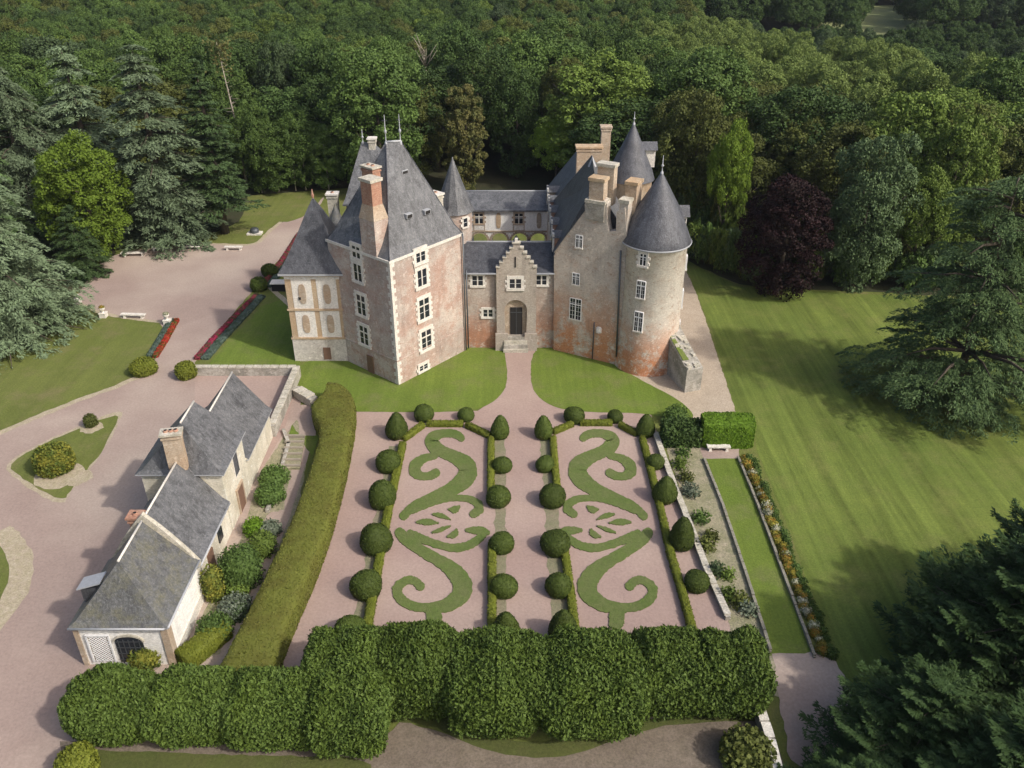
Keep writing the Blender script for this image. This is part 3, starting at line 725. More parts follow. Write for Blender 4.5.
# recess wall: reddish stone with the door
mb.box((ac, FY-.02, (floor_z+atop)/2), (arr*2+.05, .02, atop-floor_z), 'brick_t')
for i in range(steps):
    zz = z0s+(zt-z0s)*i/steps; sw = (hw-.35)/steps
    for cx in (xl+sw*(i+.5), xr-sw*(i+.5)): mb.box((cx, PYY+.2, zz+.05), (sw+.08, .62, .11), 'capstone')
mb.box((xm, PYY+.2, zt+.06), (.85, .62, .12), 'capstone'); mb.box((xm, PYY+.2, zt+.28), (.3, .4, .35), 'stone')
for sx in (xl-.04, xr+.04): mb.box((sx+(.55 if sx < ac else -.55), PYY-.1, q(515, 333).z/2-.1), (1.3, .3, q(515, 333).z+.2), 'porch')
porch = mb.build('porch', castle)
# porch roof running back
mb = MB(); mb.roof([(xl+.3, PYY+.45), (xr-.3, PYY+.45), (xr-.3, FY+3.4), (xl+.3, FY+3.4)], ((xm, PYY+.45), (xm, FY+3.4)), FE-.2, zt-.5, 'slate_d', 'porch', ((0, 0), (1, 1))); mb.build('roof', porch)
c = q(515.4, 283.5); window(porch, (c.x, c.y, c.z), (0, -1), 1.15, 1.0, 'two', pad=.28)
mb = MB(); c = q(515.4, 262); mb.box((c.x, PYY-.02, c.z), (.13, .08, 1.1), 'dark'); mb.build('arrow_slit', porch)
mb = MB(); dz = q(516, 309).z; mb.box((ac+.05, FY-.06, (floor_z+dz)/2), (1.25, .07, dz-floor_z), 'dark'); mb.box((ac+.05, FY-.11, (floor_z+dz)/2), (.05, .04, dz-floor_z), 'iron'); mb.box((ac+.05, FY-.11, dz-.55), (1.25, .04, .06), 'iron'); mb.build('door', porch)
mb = MB()
for i in range(4):
    mb.box((ac, PYY-.08-.16*(3-i), floor_z*(i+1)/8), (2.3+(3-i)*.1, .30+.0, floor_z*(i+1)/4), 'rubble' if i % 2 else 'capstone')
mb.build('steps', porch)

# ---- great south-west pavilion
P0 = Vector(G(399, 385)); P1 = Vector(G(465.5, 350.2)); e1 = (P1-P0).normalized(); e2 = Vector((-e1.y, e1.x)); W1 = (P1-P0).length; W2 = 8.8
AE = 13.0
PA = [P0, P1, P1+e2*W2, P0+e2*W2]
mb = MB(); mb.prism([tuple(p) for p in PA], -.3, AE, 'brick_a', batter=.012)
# plinth, string course, cornice
cA = (P0+P1+PA[2]+PA[3])/4
def ring(mb, plan, z, h, grow, mat):
    cx = sum(p[0] for p in plan)/4; cy = sum(p[1] for p in plan)/4
    mb.prism([(cx+(p[0]-cx)*(1+grow), cy+(p[1]-cy)*(1+grow)) for p in plan], z, z+h, mat)
ring(mb, [tuple(p) for p in PA], 2.6, .12, .022, 'brick_a'); ring(mb, [tuple(p) for p in PA], AE-.28, .26, .03, 'stone')
pav = mb.build('pavilion', castle)
mb = MB()
k = 0; z = 0.1
while z < AE-.4:
    la, lb = (.55, .3) if k % 2 else (.3, .55)
    g_ = 1+.016*(1-z/AE)
    pc = cA+(P0-cA)*g_
    a = pc-e1*.03-e2*.03
    mb.prism([tuple(a), tuple(a+e1*la), tuple(a+e1*la+e2*.1), tuple(a+e1*.1+e2*.1), tuple(a+e1*.1+e2*lb), tuple(a+e2*lb)], z, z+.40, 'stone'); z += .42; k += 1
mb.build('corner_quoins', pav)
R0 = Vector(G(386, 142, 22)); R1 = Vector(G(400.4, 141, 22)); RZ = 22.0
gr = .006
EA = [tuple(cA+(p-cA)*(1+2*gr)) for p in (PA[3], PA[0], PA[1], PA[2])]
mb = MB(); mb.roof([EA[1], EA[2], EA[3], EA[0]], (tuple(R0*.5+R1*.5), tuple(R0*.5+R1*.5)), AE-.05, RZ, 'slate', rings=((0, 0), (.1, .06), (.11, .07)))
# own hips: ridge runs from R0 to R1
mb = MB(); c4 = EA
def lerp(a, b, t): return (a[0]+(b[0]-a[0])*t, a[1]+(b[1]-a[1])*t)
tg = [R0, R0, R1, R1]; rings = ((0, 0), (.14, .10), (1, 1)); rg = []
for t, tz in rings: rg.append([(*lerp(c4[i], tg[i], t), AE-.05+(RZ-AE+.05)*tz) for i in range(4)])
for a_, b_ in zip(rg[:-1], rg[1:]):
    for i in range(4):
        j = (i+1) % 4; mb.add([a_[i], a_[j], b_[j], b_[i]], [(0, 1, 2, 3)], 'slate')
dn = [(x, y, z-.12) for x, y, z in rg[0]]
for i in range(4): j = (i+1) % 4; mb.add([dn[i], dn[j], rg[0][j], rg[0][i]], [(0, 1, 2, 3)], 'zinc')
mb.add(dn, [(3, 2, 1, 0)], 'slate')
for i in range(4): mb.tube([rg[0][i], rg[1][i], rg[2][i]], [.06, .06, .05], 'slate_n' if i != 1 else 'slate_d', 6)
mb.tube([(*R0, RZ), (*R1, RZ)], [.12, .12], 'zinc', 6)
mb.build('roof', pav)
for p in (R0, R1): finial(pav, (p.x, p.y, RZ), 2.4)
fd = (e1, (e1.y, -e1.x))          # right face runs along e1, faces (e1.y,-e1.x)
nrR = Vector((e1.y, -e1.x)); nrL = -e1
def onface(px, py, p, d, out_):
    v = PV(px, py, (p.x+out_.x*.06, p.y+out_.y*.06), (d.x, d.y)); return v
for (px, py, ww, hh, st) in ((420.3, 256, 1.35, 1.15, 'two'), (421.8, 277.5, 1.35, 1.75, 'two'), (424, 308.5, 1.5, 2.2, 'cross'), (426.2, 339.3, 1.5, 2.1, 'cross')):
    g_ = 0
    c = onface(px, py, P0, e1, nrR); window(pav, c, nrR, ww*.86, hh*.94, st, pad=.30)
for (px, py, ww, hh, st) in ((356.3, 252, 1.2, 1.2, 'two'), (358, 272.5, 1.2, 1.8, 'two'), (361.5, 305, 1.3, 2.2, 'cross'), (364.3, 335.3, 1.3, 2.1, 'cross')):
    c = onface(px, py, P0, e2, nrL); window(pav, c, nrL, ww*.9, hh*.94, st, pad=.28)
c = onface(423, 367, P0, e1, nrR); o = window(pav, c+Vector((nrR.x, nrR.y, 0))*.06, nrR, 1.1, .55, 'two', 'cellar_window')
mb = MB(); c = onface(371, 364, P0, e2, nrL); mb.box((c.x+nrL.x*.06, c.y+nrL.y*.06, c.z), (.9, .1, 1.9), 'bwood', tuple(e2)); mb.build('door', pav)
# drain pipes at the junction
mb = MB(); pd = P1+nrR*.25-e1*.15; mb.tube([(pd.x, pd.y, .2), (pd.x-.0, pd.y, AE)], [.08, .08], 'iron', 6); pd = P1+nrR*.2+e1*.25; mb.tube([(pd.x, pd.y, .2), (pd.x, pd.y, AE-4)], [.08, .08], 'iron', 6); mb.build('drain_pipe', pav)
# round roof vents
for px, py in ((402, 172.5), (406.5, 216), (424.5, 212)):
    # plane of the right roof face
    A_ = Vector(rg[1][1]); B_ = Vector(rg[1][2]); C_ = Vector(rg[2][1]); n_ = (B_-A_).cross(C_-A_).normalized()
    dx, dy, dz = _ray(px, py); dvec = Vector((dx, dy, dz)); t = n_.dot(A_-Vector((0, 0, CH)))/n_.dot(dvec); p = Vector((0, 0, CH))+dvec*t
    mb = MB(); mb.box((p.x+nrR.x*.1, p.y+nrR.y*.1, p.z+.1), (.75, .7, .42), 'zinc', tuple(e1)); mb.box((p.x+nrR.x*.46, p.y+nrR.y*.46, p.z+.08), (.6, .06, .3), 'dark', tuple(e1)); mb.build('roof_vent', pav)
# big chimney on the shaded face
c0 = PV(362.3, 240, tuple(P0), tuple(e2)); c1 = PV(376, 240, tuple(P0), tuple(e2)); cm = (Vector((c0.x, c0.y))+Vector((c1.x, c1.y)))/2; cw = (c1-c0).length
ctop = ZAT(cm.y, 182)
cc = cm+e1*.75
mb = MB(); ax2 = tuple(e2)
mb.box((cc.x, cc.y, 14.2), (cw*1.0, 1.7, 4.2), 'brick_a', ax2)
# shoulder taper then stack
def frust(mb, c, ax, w0, d0, z0, w1, d1, z1, mat, sh=(0, 0)):
    a = Vector(ax).normalized(); b = Vector((-a.y, a.x)); lo = []; hi = []
    for i, j in ((-1, -1), (1, -1), (1, 1), (-1, 1)):
        p = Vector(c)+a*(i*w0/2)+b*(j*d0/2); lo.append((p.x, p.y, z0)); p = Vector(c)+a*(sh[0]+i*w1/2)+b*(sh[1]+j*d1/2); hi.append((p.x, p.y, z1))
    mb.add(lo+hi, [(3, 2, 1, 0), (4, 5, 6, 7), (0, 1, 5, 4), (1, 2, 6, 5), (2, 3, 7, 6), (3, 0, 4, 7)], mat)
frust(mb, cc, ax2, cw*1.04, 1.74, 16.3, cw*.74, 1.2, 17.6, 'brick_t')
mb.box((cc.x, cc.y, (17.6+ctop)/2), (cw*.72, 1.15, ctop-17.6), 'brick_r', ax2)
mb.box((cc.x, cc.y, ctop+.1), (cw*.84, 1.45, .28), 'capstone', ax2)
mb.build('chimney', pav)
c2 = cc+e2*1.6+e1*1.5; chimney(pav, (c2.x, c2.y), (1.5, .9), 15, ZAT(c2.y, 167), 'brick_r', ax2, 2, 'capstone')
c3 = P1+e2*3.2-e1*.2; chimney(pav, (c3.x, c3.y), (1.2, .8), 12, ZAT(c3.y, 194), 'capstone', ax2, 1)

# ---- little square corner tower with ochre pilasters
CY = 77.0; cx0 = G(296, 361)[0]; cx1 = G(352.5, 363)[0]; CWd = cx1-cx0; CZ = ZAT(CY, 272)
mb = MB(); mb.prism([(cx0, CY), (cx1, CY), (cx1, CY+CWd), (cx0, CY+CWd)], -.2, CZ, 'ochre')
zb = ZAT(CY, 338); zm = ZAT(CY, 309.5)
def cbox(x0, x1, z0, z1, t, mat): mb.box(((x0+x1)/2, CY-t/2+.02, (z0+z1)/2), (x1-x0, t+.04, z1-z0), mat)
def sbox(y0, y1, z0, z1, t, mat): mb.box((cx0-t/2+.02, (y0+y1)/2, (z0+z1)/2), (t+.04, y1-y0, z1-z0), mat)
cbox(cx0-.05, cx1+.02, -.1, zb, .06, 'base_stone'); sbox(CY-.0, CY+CWd, -.1, zb, .06, 'rubble')
for zz in (zb, zm, CZ-.35):
    cbox(cx0-.12, cx1+.05, zz-.1, zz+.12, .13, 'ochre'); sbox(CY-.12, CY+CWd, zz-.1, zz+.12, .13, 'ochre')
for (zA, zB) in ((zb+.12, zm-.1), (zm+.12, CZ-.75)):
    for k in range(2):
        xa = cx0+.62+k*(CWd-1.0)*.5; xb = xa+CWd*.5-1.0
        cbox(xa, xb, zA, zB, .035, 'white'); sbox(CY+.75+k*(CWd-1)*.5, CY+.75+k*(CWd-1)*.5+CWd*.5-1.25, zA, zB, .035, 'white')
        xm_ = (xa+xb)/2; zc_ = (zA+zB)/2; hh = (zB-zA)*.62
        mb.slab([(xm_+.36*math.copysign(abs(math.cos(t))**.6, math.cos(t)), CY-.034, zc_+hh/2*1.08*math.copysign(abs(math.sin(t))**.75, math.sin(t))) for t in (2*math.pi*i/20 for i in range(20))], (0, -.06, 0), 'brick_t')
cbox(cx0, cx1, CZ-.75, CZ-.3, .04, 'white')
ct = mb.build('corner_tower', castle)
apx = (cx0+CWd/2+.1, CY+CWd/2); apz = ZAT(apx[1], 197)
mb = MB(); g_ = .45
mb.roof([(cx0-g_, CY-g_), (cx1+g_*.6, CY-g_), (cx1+g_*.6, CY+CWd+g_), (cx0-g_, CY+CWd+g_)], (apx, apx), CZ-.05, apz, 'slate_d', rings=((0, 0), (.16, .12), (.5, .46), (.8, .80), (1, 1)), thick=.2, sagmat='zinc'); mb.lathe((apx[0], apx[1], apz-1.3), [(.42, 0), (.05, 1.35)], 'zinc', 4, False, R(45)); mb.build('roof', ct)
mb = MB(); mb.lathe((apx[0], apx[1], apz-.1), [(.10, 0), (.16, .3), (.1, .5), (.02, .9)], 'brick_r', 8); mb.build('finial', ct)
mb = MB(); c = PY(327.5, 353, CY); mb.box((c.x, CY-.07, c.z), (.75, .08, 1.35), 'bwood'); mb.build('door', ct)
mb = MB(); c = PY(300, 298, CY); mb.lathe((c.x, CY-.06, c.z), [(.13, -.13), (.13, .13)], 'dark', 10); mb.build('niche', ct)
mb = MB(); mb.tube([(cx1-.15, CY-.15, .3), (cx1-.15, CY-.15, CZ)], [.07, .07], 'iron', 6); mb.build('drain_pipe', ct)
# round stair turret with chimney just behind
tX, tY = PY(337, 225, 86).x, 86; tz = ZAT(86, 240)
mb = MB(); mb.lathe((tX, tY, 0), [(1.5, -.2), (1.5, tz)], 'brick_t', 20); tt = mb.build('turret', castle)
mb = MB(); mb.lathe((tX, tY, 0), [(1.75, tz-.1), (1.3, tz+.7), (.05, ZAT(86, 204))], 'slate_l', 20); mb.build('roof', tt)
cX = PY(333, 200, 88).x; chimney(tt, (cX, 88), (1.05, .9), 6, ZAT(88, 194), 'capstone', (1, 0), 1)

# ---- north-west pavilion behind
BY = 89.5; bzE = ZAT(86.3, 203); bx = PY(367, 141, BY).x; bz = ZAT(BY, 142)
th = 1.0; pl = [(bx+4.6*math.cos(R(a_))*1.05, BY+4.6*math.sin(R(a_))) for a_ in (225, 315, 45, 135)]
xb_ = PY(347, 203, BY-3.3).x; pl = [(xb_, BY-3.3), (bx+4.4, BY-3.3), (bx+4.4, BY+4), (xb_, BY+4)]
mb = MB(); mb.prism(pl, -.2, bzE, 'white'); ring(mb, pl, bzE-.5, .3, .03, 'brick_r')
for xx in (pl[0][0]+.25, pl[0][0]+1.6): mb.box((xx, BY-3.33, bzE-2), (.45, .12, 4), 'ochre')
bp = mb.build('pavilion', castle)
mb = MB(); mb.roof([(pl[0][0]-.4, BY-3.7), (pl[1][0]+.3, BY-3.7), (pl[1][0]+.3, BY+4.3), (pl[0][0]-.4, BY+4.3)], ((bx-.6, BY), (bx+.6, BY)), bzE, bz, 'slate', rings=((0, 0), (.12, .08), (1, 1)))
mb.build('roof', bp)
chimney(bp, (bx+.55, BY-.1), (.7, .7), bz-1.6, bz+.35, 'capstone', (1, 0), 0); finial(bp, (bx-.45, BY, bz), 1.3, cross=False)

# ---- slender turret with spire
DY = 84.6; dX = PY(453, 212, DY-1.8).x; dz = ZAT(DY-1.8, 214.5); dA = ZAT(DY, 158)
mb = MB(); mb.lathe((dX, DY, 0), [(1.55, -.2), (1.55, dz-4.2), (1.8, dz-2.6), (1.8, dz)], 'brick_a', 24)
dt = mb.build('turret', castle)
mb = MB(); mb.lathe((dX, DY, 0), [(2.05, dz-.1), (1.75, dz+.6), (.04, dA)], 'slate', 12, False, R(15)); mb.lathe((dX, DY, dA-.4), [(.14, 0), (.02, .5)], 'zinc', 8); mb.build('roof', dt)
a_ = R(-50); window(dt, (dX+1.82*math.cos(a_), DY+1.82*math.sin(a_), ZAT(DY-1.4, 222.5)), (math.cos(a_), math.sin(a_)), .5, .9, 'none', pad=.15)

# ---- gallery over arches
GY = 100.0; gE = ZAT(GY, 209.5); gRz = ZAT(GY+3.2, 190.6); gx0 = PY(455, 209, GY).x; gx1 = PY(549.5, 209, GY).x
zs = ZAT(GY, 231.3)
mb = MB()
cxs = [PY(px, 236, GY).x for px in (479.5, 499.5, 519.5, 538.5)]; cxs = [cxs[0]-(cxs[1]-cxs[0])]+cxs; aw = (cxs[2]-cxs[1]); ra = aw*.40; ztop = ZAT(GY, 233.2)
def arcade(y, t):
    mb.box(((gx0+gx1)/2, y+t/2, (zs+gE)/2), (gx1-gx0, t, gE-zs), 'gallery')
    for i, c in enumerate(cxs):
        sp = ztop-ra
        pts = [(c-aw/2, -.2), (c-aw/2, zs), (c+aw/2, zs), (c+aw/2, -.2), (c+ra, -.2), (c+ra, sp)]+[(c+ra*math.cos(math.pi*k/12), sp+ra*math.sin(math.pi*k/12)) for k in range(1, 12)]+[(c-ra, sp), (c-ra, -.2)]
        h = len(pts)
        # two halves
        Lh = [(c-aw/2, -.2), (c-aw/2, zs), (c, zs)]+[(c+ra*math.cos(math.pi*k/12), sp+ra*math.sin(math.pi*k/12)) for k in range(6, 12)]+[(c-ra, sp), (c-ra, -.2)]
        Rh = [(c+aw/2, zs), (c+aw/2, -.2), (c+ra, -.2), (c+ra, sp)]+[(c+ra*math.cos(math.pi*k/12), sp+ra*math.sin(math.pi*k/12)) for k in range(1, 7)]+[(c, zs)]
        for P_ in (Lh, Rh): mb.slab([(x, y, z) for x, z in P_], (0, t, 0), 'gallery')
        # brick voussoirs
        for k in range(12):
            a0 = math.pi*(k+.5)/12; mb.box((c+(ra+.13)*math.cos(a0), y-.02, sp+(ra+.13)*math.sin(a0)), (.28, .06, .28), 'brick_t')
arcade(GY, .5); arcade(GY+5.6, .4)
mb.box(((gx0+gx1)/2, GY-.03, zs), (gx1-gx0, .14, .18), 'brick_t'); mb.box(((gx0+gx1)/2, GY-.05, gE-.12), (gx1-gx0, .2, .26), 'brick_r')
gal = mb.build('gallery', castle)
mb = MB(); mb.roof([(gx0, GY-.35), (gx0, GY+6.4), (gx1+.6, GY+6.4), (gx1+.6, GY-.35)], ((gx0, GY+3.1), (gx1+.6, GY+3.1)), gE, gRz, 'slate', 'white', ((0, 0), (.12, .07), (1, 1)))
mb.tube([(gx0, GY+3.1, gRz), (gx1+.6, GY+3.1, gRz)], [.09, .09], 'zinc', 6); mb.build('roof', gal)
for px in (479, 518.8):
    c = PY(px, 218.5, GY); window(gal, c, (0, -1), .95, 1.25, 'cross', sur='brick_t', pad=.2)
    mb = MB(); mb.box((c.x, GY-.03, ZAT(GY, 227.3)), (1.2, .1, .7), 'white'); mb.box((c.x, GY-.02, ZAT(GY, 227.3)), (1.45, .06, .9), 'brick_t'); mb.build('panel', gal)
for px in (498.5, 539):
    c = PY(px, 220.5, GY); mb = MB(); mb.slab([(c.x+.3*math.copysign(abs(math.cos(t))**.6, math.cos(t)), GY-.001, c.z+1.0*math.copysign(abs(math.sin(t))**.8, math.sin(t))) for t in (2*math.pi*i/20 for i in range(20))], (0, -.06, 0), 'ochre' if px < 520 else 'brick_t'); mb.build('niche', gal)

# ---- east wing
wx0, wx1 = 4.3, 12.6; wE = 10.3; wxm = 8.0
mb = MB(); mb.prism([(wx0, 79.6), (wx1, 78), (wx1, 102), (wx0, 102)], -.2, wE, 'wall_g')
ew = mb.build('wing', castle)
apY = 83.8; apZ = ZAT(apY, 157.5); apX = PY(592.5, 157.5, apY).x
mb = MB()
f0 = (wx0-.15, 79.9, wE); f1 = (wx1+.2, 78.6, wE); rA = (apX, 80.0, apZ+.0); 
ridgeF = (apX, apY, apZ); rF = (apX, 79.7, apZ-1.3)
bl = (wx0-.15, 95, wE); br = (wx1+.2, 95, wE); rb = (apX, apY+.6, apZ)
mb.add([f0, rF, ridgeF, rb, bl], [(0, 4, 3, 2, 1)], 'slate_d'); mb.add([f1, rF, ridgeF, rb, br], [(0, 1, 2, 3, 4)], 'slate'); mb.add([bl, br, rb], [(0, 1, 2)], 'slate_d'); mb.add([f0, f1, rF], [(0, 1, 2)], 'slate')  # light painted in: sunward slopes take the paler slate, the others the darker
mb.tube([bl, rb], [.07, .07], 'slate', 5); mb.lathe((apX, apY, apZ-.9), [(.45, 0), (.03, 1.0)], 'zinc', 4, False)
rZ = 15.6
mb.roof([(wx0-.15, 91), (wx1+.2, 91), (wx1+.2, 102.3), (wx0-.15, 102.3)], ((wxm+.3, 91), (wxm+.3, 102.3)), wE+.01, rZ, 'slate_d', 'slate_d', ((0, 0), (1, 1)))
mb.build('roof', ew)
# dormers on the courtyard slope
for k, py in enumerate((186.5, 196, 206, 218, 231)):
    zr = 12.1; Yd = G(552, py, zr)[1]
    mb = MB(); x0 = wx0-.2; hw_ = .75
    mb.box((x0+.75, Yd, 11.0), (1.3, 1.3, 1.5), 'brick_r' if k else 'brick_t')
    mb.box((x0+.08, Yd, 11.1), (.2, 1.5, 1.9), 'stone'); mb.box((x0-.02, Yd, 10.95), (.1, .7, 1.1), 'glass')
    mb.slab([(x0, Yd-.85, 11.65), (x0, Yd, zr+.1), (x0, Yd+.85, 11.65)], (1.9, 0, 0), 'slate')
    mb.build('dormer', ew)
# slanting front gable wall
q0 = G(553.8, 350); q1 = G(618, 365.5); gd = (Vector(q1)-Vector(q0)).normalized(); gn = Vector((gd.y, -gd.x))
def gq(px, py): return PV(px, py, q0, tuple(gd))
outl = [(553.8, 350), (554, 256), (556.5, 250), (585, 212), (584.5, 204), (588, 200.5), (604, 200), (607, 204), (607, 222), (609, 232), (616, 231), (616.5, 212), (621, 209), (625, 208), (627, 240), (618, 365.5)]
pts = [gq(*p) for p in outl]; pts[0].z = -.2; pts[-1].z = -.2
mb = MB(); mb.slab(pts, (-gn.x*.9, -gn.y*.9, 0), 'wall_g')
# coping on the slope, ledge
for a_, b_ in (((554.5, 253), (585, 212)),):
    A_, B_ = gq(*a_), gq(*b_); back = Vector((-gn.x, -gn.y, 0)); n0 = Vector((gn.x, gn.y, 0))*.06
    up = Vector((0, 0, .14)); mb.add([A_+n0, B_+n0, B_+back*.95, A_+back*.95, A_+n0+up, B_+n0+up, B_+back*.95+up, A_+back*.95+up], [(0, 1, 2, 3), (4, 7, 6, 5), (0, 4, 5, 1), (1, 5, 6, 2), (2, 6, 7, 3), (3, 7, 4, 0)], 'porch')
gw = mb.build('gable_wall', castle)
def gchim(pxa, pxb, pyt, pyb, depth, mat, back=.45, cap='capstone', pots=0, lip=True):
    a_ = gq(pxa, pyb); b_ = gq(pxb, pyb); c_ = (a_+b_)/2; wv = (Vector((a_.x, a_.y))-Vector((b_.x, b_.y))).length
    zt_ = gq((pxa+pxb)/2, pyt).z; zb_ = gq((pxa+pxb)/2, pyb).z
    c_ = Vector((c_.x, c_.y))-gn*back
    mb = MB(); mb.box((c_.x, c_.y, (zt_-.1+zb_-.8)/2), (wv, depth, zt_-zb_+.7), mat, tuple(gd))
    if lip: mb.box((c_.x, c_.y, zt_-.15), (wv+.22, depth+.22, .3), cap, tuple(gd))
    return mb.build('chimney', gw)
gchim(586.2, 604.5, 200, 212, 1.3, 'rubble', .5, 'capstone')
gchim(588.7, 603, 178, 201, 1.05, 'brick_t', .5, 'ochre'); gchim(591, 607.5, 167, 200, .9, 'brick_t', 1.7, 'capstone')
gchim(617.3, 626, 200, 232, 1.2, 'wall_g', .7, 'l_mossy' if 'l_mossy' in M else 'capstone'); gchim(619.5, 630.5, 185, 215, 1.4, 'brick_t', 1.9, 'ochre')
for (px, py, ww, hh, st) in ((579.2, 241.5, .7, 1.25, 'white'), (576, 279, .75, 1.2, 'white'), (575.5, 309, 1.25, 2.3, 'white')):
    c = gq(px, py)+Vector((gn.x, gn.y, 0))*.01; window(gw, c, gn, ww, hh, st, sur=None)
c = gq(599, 329.5); mb = MB(); mb.lathe((c.x+gn.x*.02, c.y+gn.y*.02, c.z-.3), [(.3, 0), (.3, .5), (.15, .62)], 'stone', 10); mb.build('niche', gw)
mb = MB(); a_ = gq(594.5, 322)+Vector((gn.x, gn.y, 0))*.06; mb.tube([(a_.x, a_.y, 0), a_], [.06, .06], 'iron', 5); a_ = gq(621.5, 250)+Vector((gn.x, gn.y, 0))*.15; bb = gq(616.8, 356)+Vector((gn.x, gn.y, 0))*.15; mb.tube([bb, a_], [.09, .09], 'iron', 6); mb.build('drain_pipe', gw)
# rear stacks
cY = 89.5; c0 = PY(576, 170, cY); c1 = PY(600.5, 170, cY); chimney(ew, ((c0.x+c1.x)/2, cY), (c1.x-c0.x, 1.1), 11, ZAT(cY, 147), 'brick_t', (1, 0), 0, 'ochre')
c0 = PY(600.3, 150, 94); c1 = PY(609.5, 150, 94); chimney(ew, ((c0.x+c1.x)/2, 94), (c1.x-c0.x, 1.0), 11, ZAT(94, 127), 'brick_t', (1, 0), 0, 'brick_t')

# ---- round towers
HC = (13.72, 76.95); hr = 3.02; hE = ZAT(HC[1]-hr-.2, 251); hA = ZAT(HC[1], 172)
mb = MB(); mb.lathe((HC[0], HC[1], 0), [(hr+.32, -.2), (hr+.22, 1.0), (hr+.1, 3.2), (hr, 5.5), (hr-.02, hE-.5), (hr+.14, hE-.35), (hr+.14, hE)], 'wall_h', 48)
ht = mb.build('tower', castle)
mb = MB(); mb.lathe((HC[0], HC[1], 0), [(hr+.30, hE-.14), (hr+.32, hE-.02), (hr-.02, hE+.75), (2.2, hE+2.7), (.05, hA)], 'slate_n', 48); mb.lathe((HC[0], HC[1], hA-.8), [(.3, 0), (.05, .9)], 'zinc', 12); mb.lathe((HC[0], HC[1], 0), [(hr+.34, hE-.18), (hr+.38, hE-.08), (hr+.34, hE-.03)], 'zinc', 48); mb.build('roof', ht)
finial(ht, (HC[0], HC[1], hA), 1.5, cross=False)
for (px, py, ww, hh) in ((643.3, 259.5, .62, 1.15), (641, 289.5, .85, 1.75), (638.6, 321.5, .85, 2.05)):
    # ray against the cylinder
    dx, dy, dz = _ray(px, py); a_ = dx*dx+dy*dy; b_ = -2*(dx*HC[0]+dy*HC[1]); rr_ = hr+.03; c_ = HC[0]**2+HC[1]**2-rr_**2; t = (-b_-math.sqrt(b_*b_-4*a_*c_))/(2*a_)
    p = Vector((dx*t, dy*t, CH+dz*t)); n_ = Vector((p.x-HC[0], p.y-HC[1])).normalized(); window(ht, p+Vector((n_.x, n_.y, 0))*.06, n_, ww, hh, 'white', sur='stone' if py < 270 else None, pad=.2)
for zz, hh in ((hE-2.2, 1.3), (7.3, 1.8), (3.9, 1.9)):
    n_ = Vector((math.cos(R(-8)), math.sin(R(-8)))); window(ht, (HC[0]+n_.x*(hr+.06), HC[1]+n_.y*(hr+.06), zz), n_, .7, hh, 'white', sur=None)
# dormer
mb = MB(); dxx = HC[0]+1.75; dyy = HC[1]+.9
mb.box((dxx+.25, dyy, hE+1.1), (1.6, 1.2, 2.2), 'stone'); mb.box((dxx+1.08, dyy, hE+1.0), (.06, .7, 1.3), 'glass'); mb.slab([(dxx-1.3, dyy-.85, hE+2.1), (dxx-1.3, dyy, hE+3.0), (dxx-1.3, dyy+.85, hE+2.1)], (2.6, 0, 0), 'slate_d'); mb.box((dxx+.25, dyy-.62, hE+.9), (1.4, .05, 1.9), 'slate_n'); mb.build('dormer', ht)
IC = (PY(630, 180, 97).x, 97.0); ir = 2.5; iE = ZAT(94.6, 183); iA = ZAT(97, 123)
mb = MB(); mb.lathe((IC[0], IC[1], 0), [(ir+.1, -.2), (ir, 4), (ir, iE-.3), (ir+.1, iE-.2), (ir+.1, iE)], 'brick_t', 40); it = mb.build('tower', castle)
mb = MB(); mb.lathe((IC[0], IC[1], 0), [(ir+.3, iE-.12), (ir-.0, iE+.8), (.05, iA)], 'slate_n', 40); mb.lathe((IC[0], IC[1], iA-.7), [(.25, 0), (.05, .8)], 'zinc', 12); mb.build('roof', it); finial(it, (IC[0], IC[1], iA), 1.2, cross=False)
mb = MB(); mb.box((IC[0]+1.9, IC[1]+.6, iE+2.2), (1.6, 1.1, 2.2), 'stone'); mb.slab([(IC[0]+.2, IC[1]-.25, iE+3.1), (IC[0]+.2, IC[1]+.6, iE+3.9), (IC[0]+.2, IC[1]+1.4, iE+3.1)], (2.7, 0, 0), 'slate_n'); mb.build('dormer', it)

# ---- ruined wall stub against the tower
j0 = Vector(G(659, 366)); j1 = Vector(G(684.5, 393)); jd = (j1-j0).normalized(); jn = Vector((-jd.y, jd.x)); jn = jn if jn.x > 0 else -jn
jt = 1.7; zA = 4.0; mb = MB(); L_ = (j1-j0).length; prof = [(-.6, -.1), (-.6, 4.9), (0, 4.7), (.7, 4.3), (L_*.35, 3.8), (L_*.6, 3.3), (L_*.8, 2.9), (L_, 2.5), (L_, -.1)]
mb.slab([(j0.x+jd.x*a_, j0.y+jd.y*a_, z) for a_, z in prof], (jn.x*jt, jn.y*jt, 0), 'rubble')
rnd = random.Random(4)
for i in range(40):
    t = rnd.uniform(0, 1); a_ = t*L_; z = np.interp(a_, [p[0] for p in prof[2:8]], [p[1] for p in prof[2:8]]); s_ = rnd.uniform(.15, jt-.15)
    mb.box((j0.x+jd.x*a_+jn.x*s_, j0.y+jd.y*a_+jn.y*s_, z+.02), (rnd.uniform(.25, .5), rnd.uniform(.2, .4), .22), 'capstone', (jd.x+rnd.uniform(-.3, .3), jd.y))
jb = mb.build('buttress', castle)
mb = MB(); zz_ = [4.35, 3.86, 3.36, 2.96]
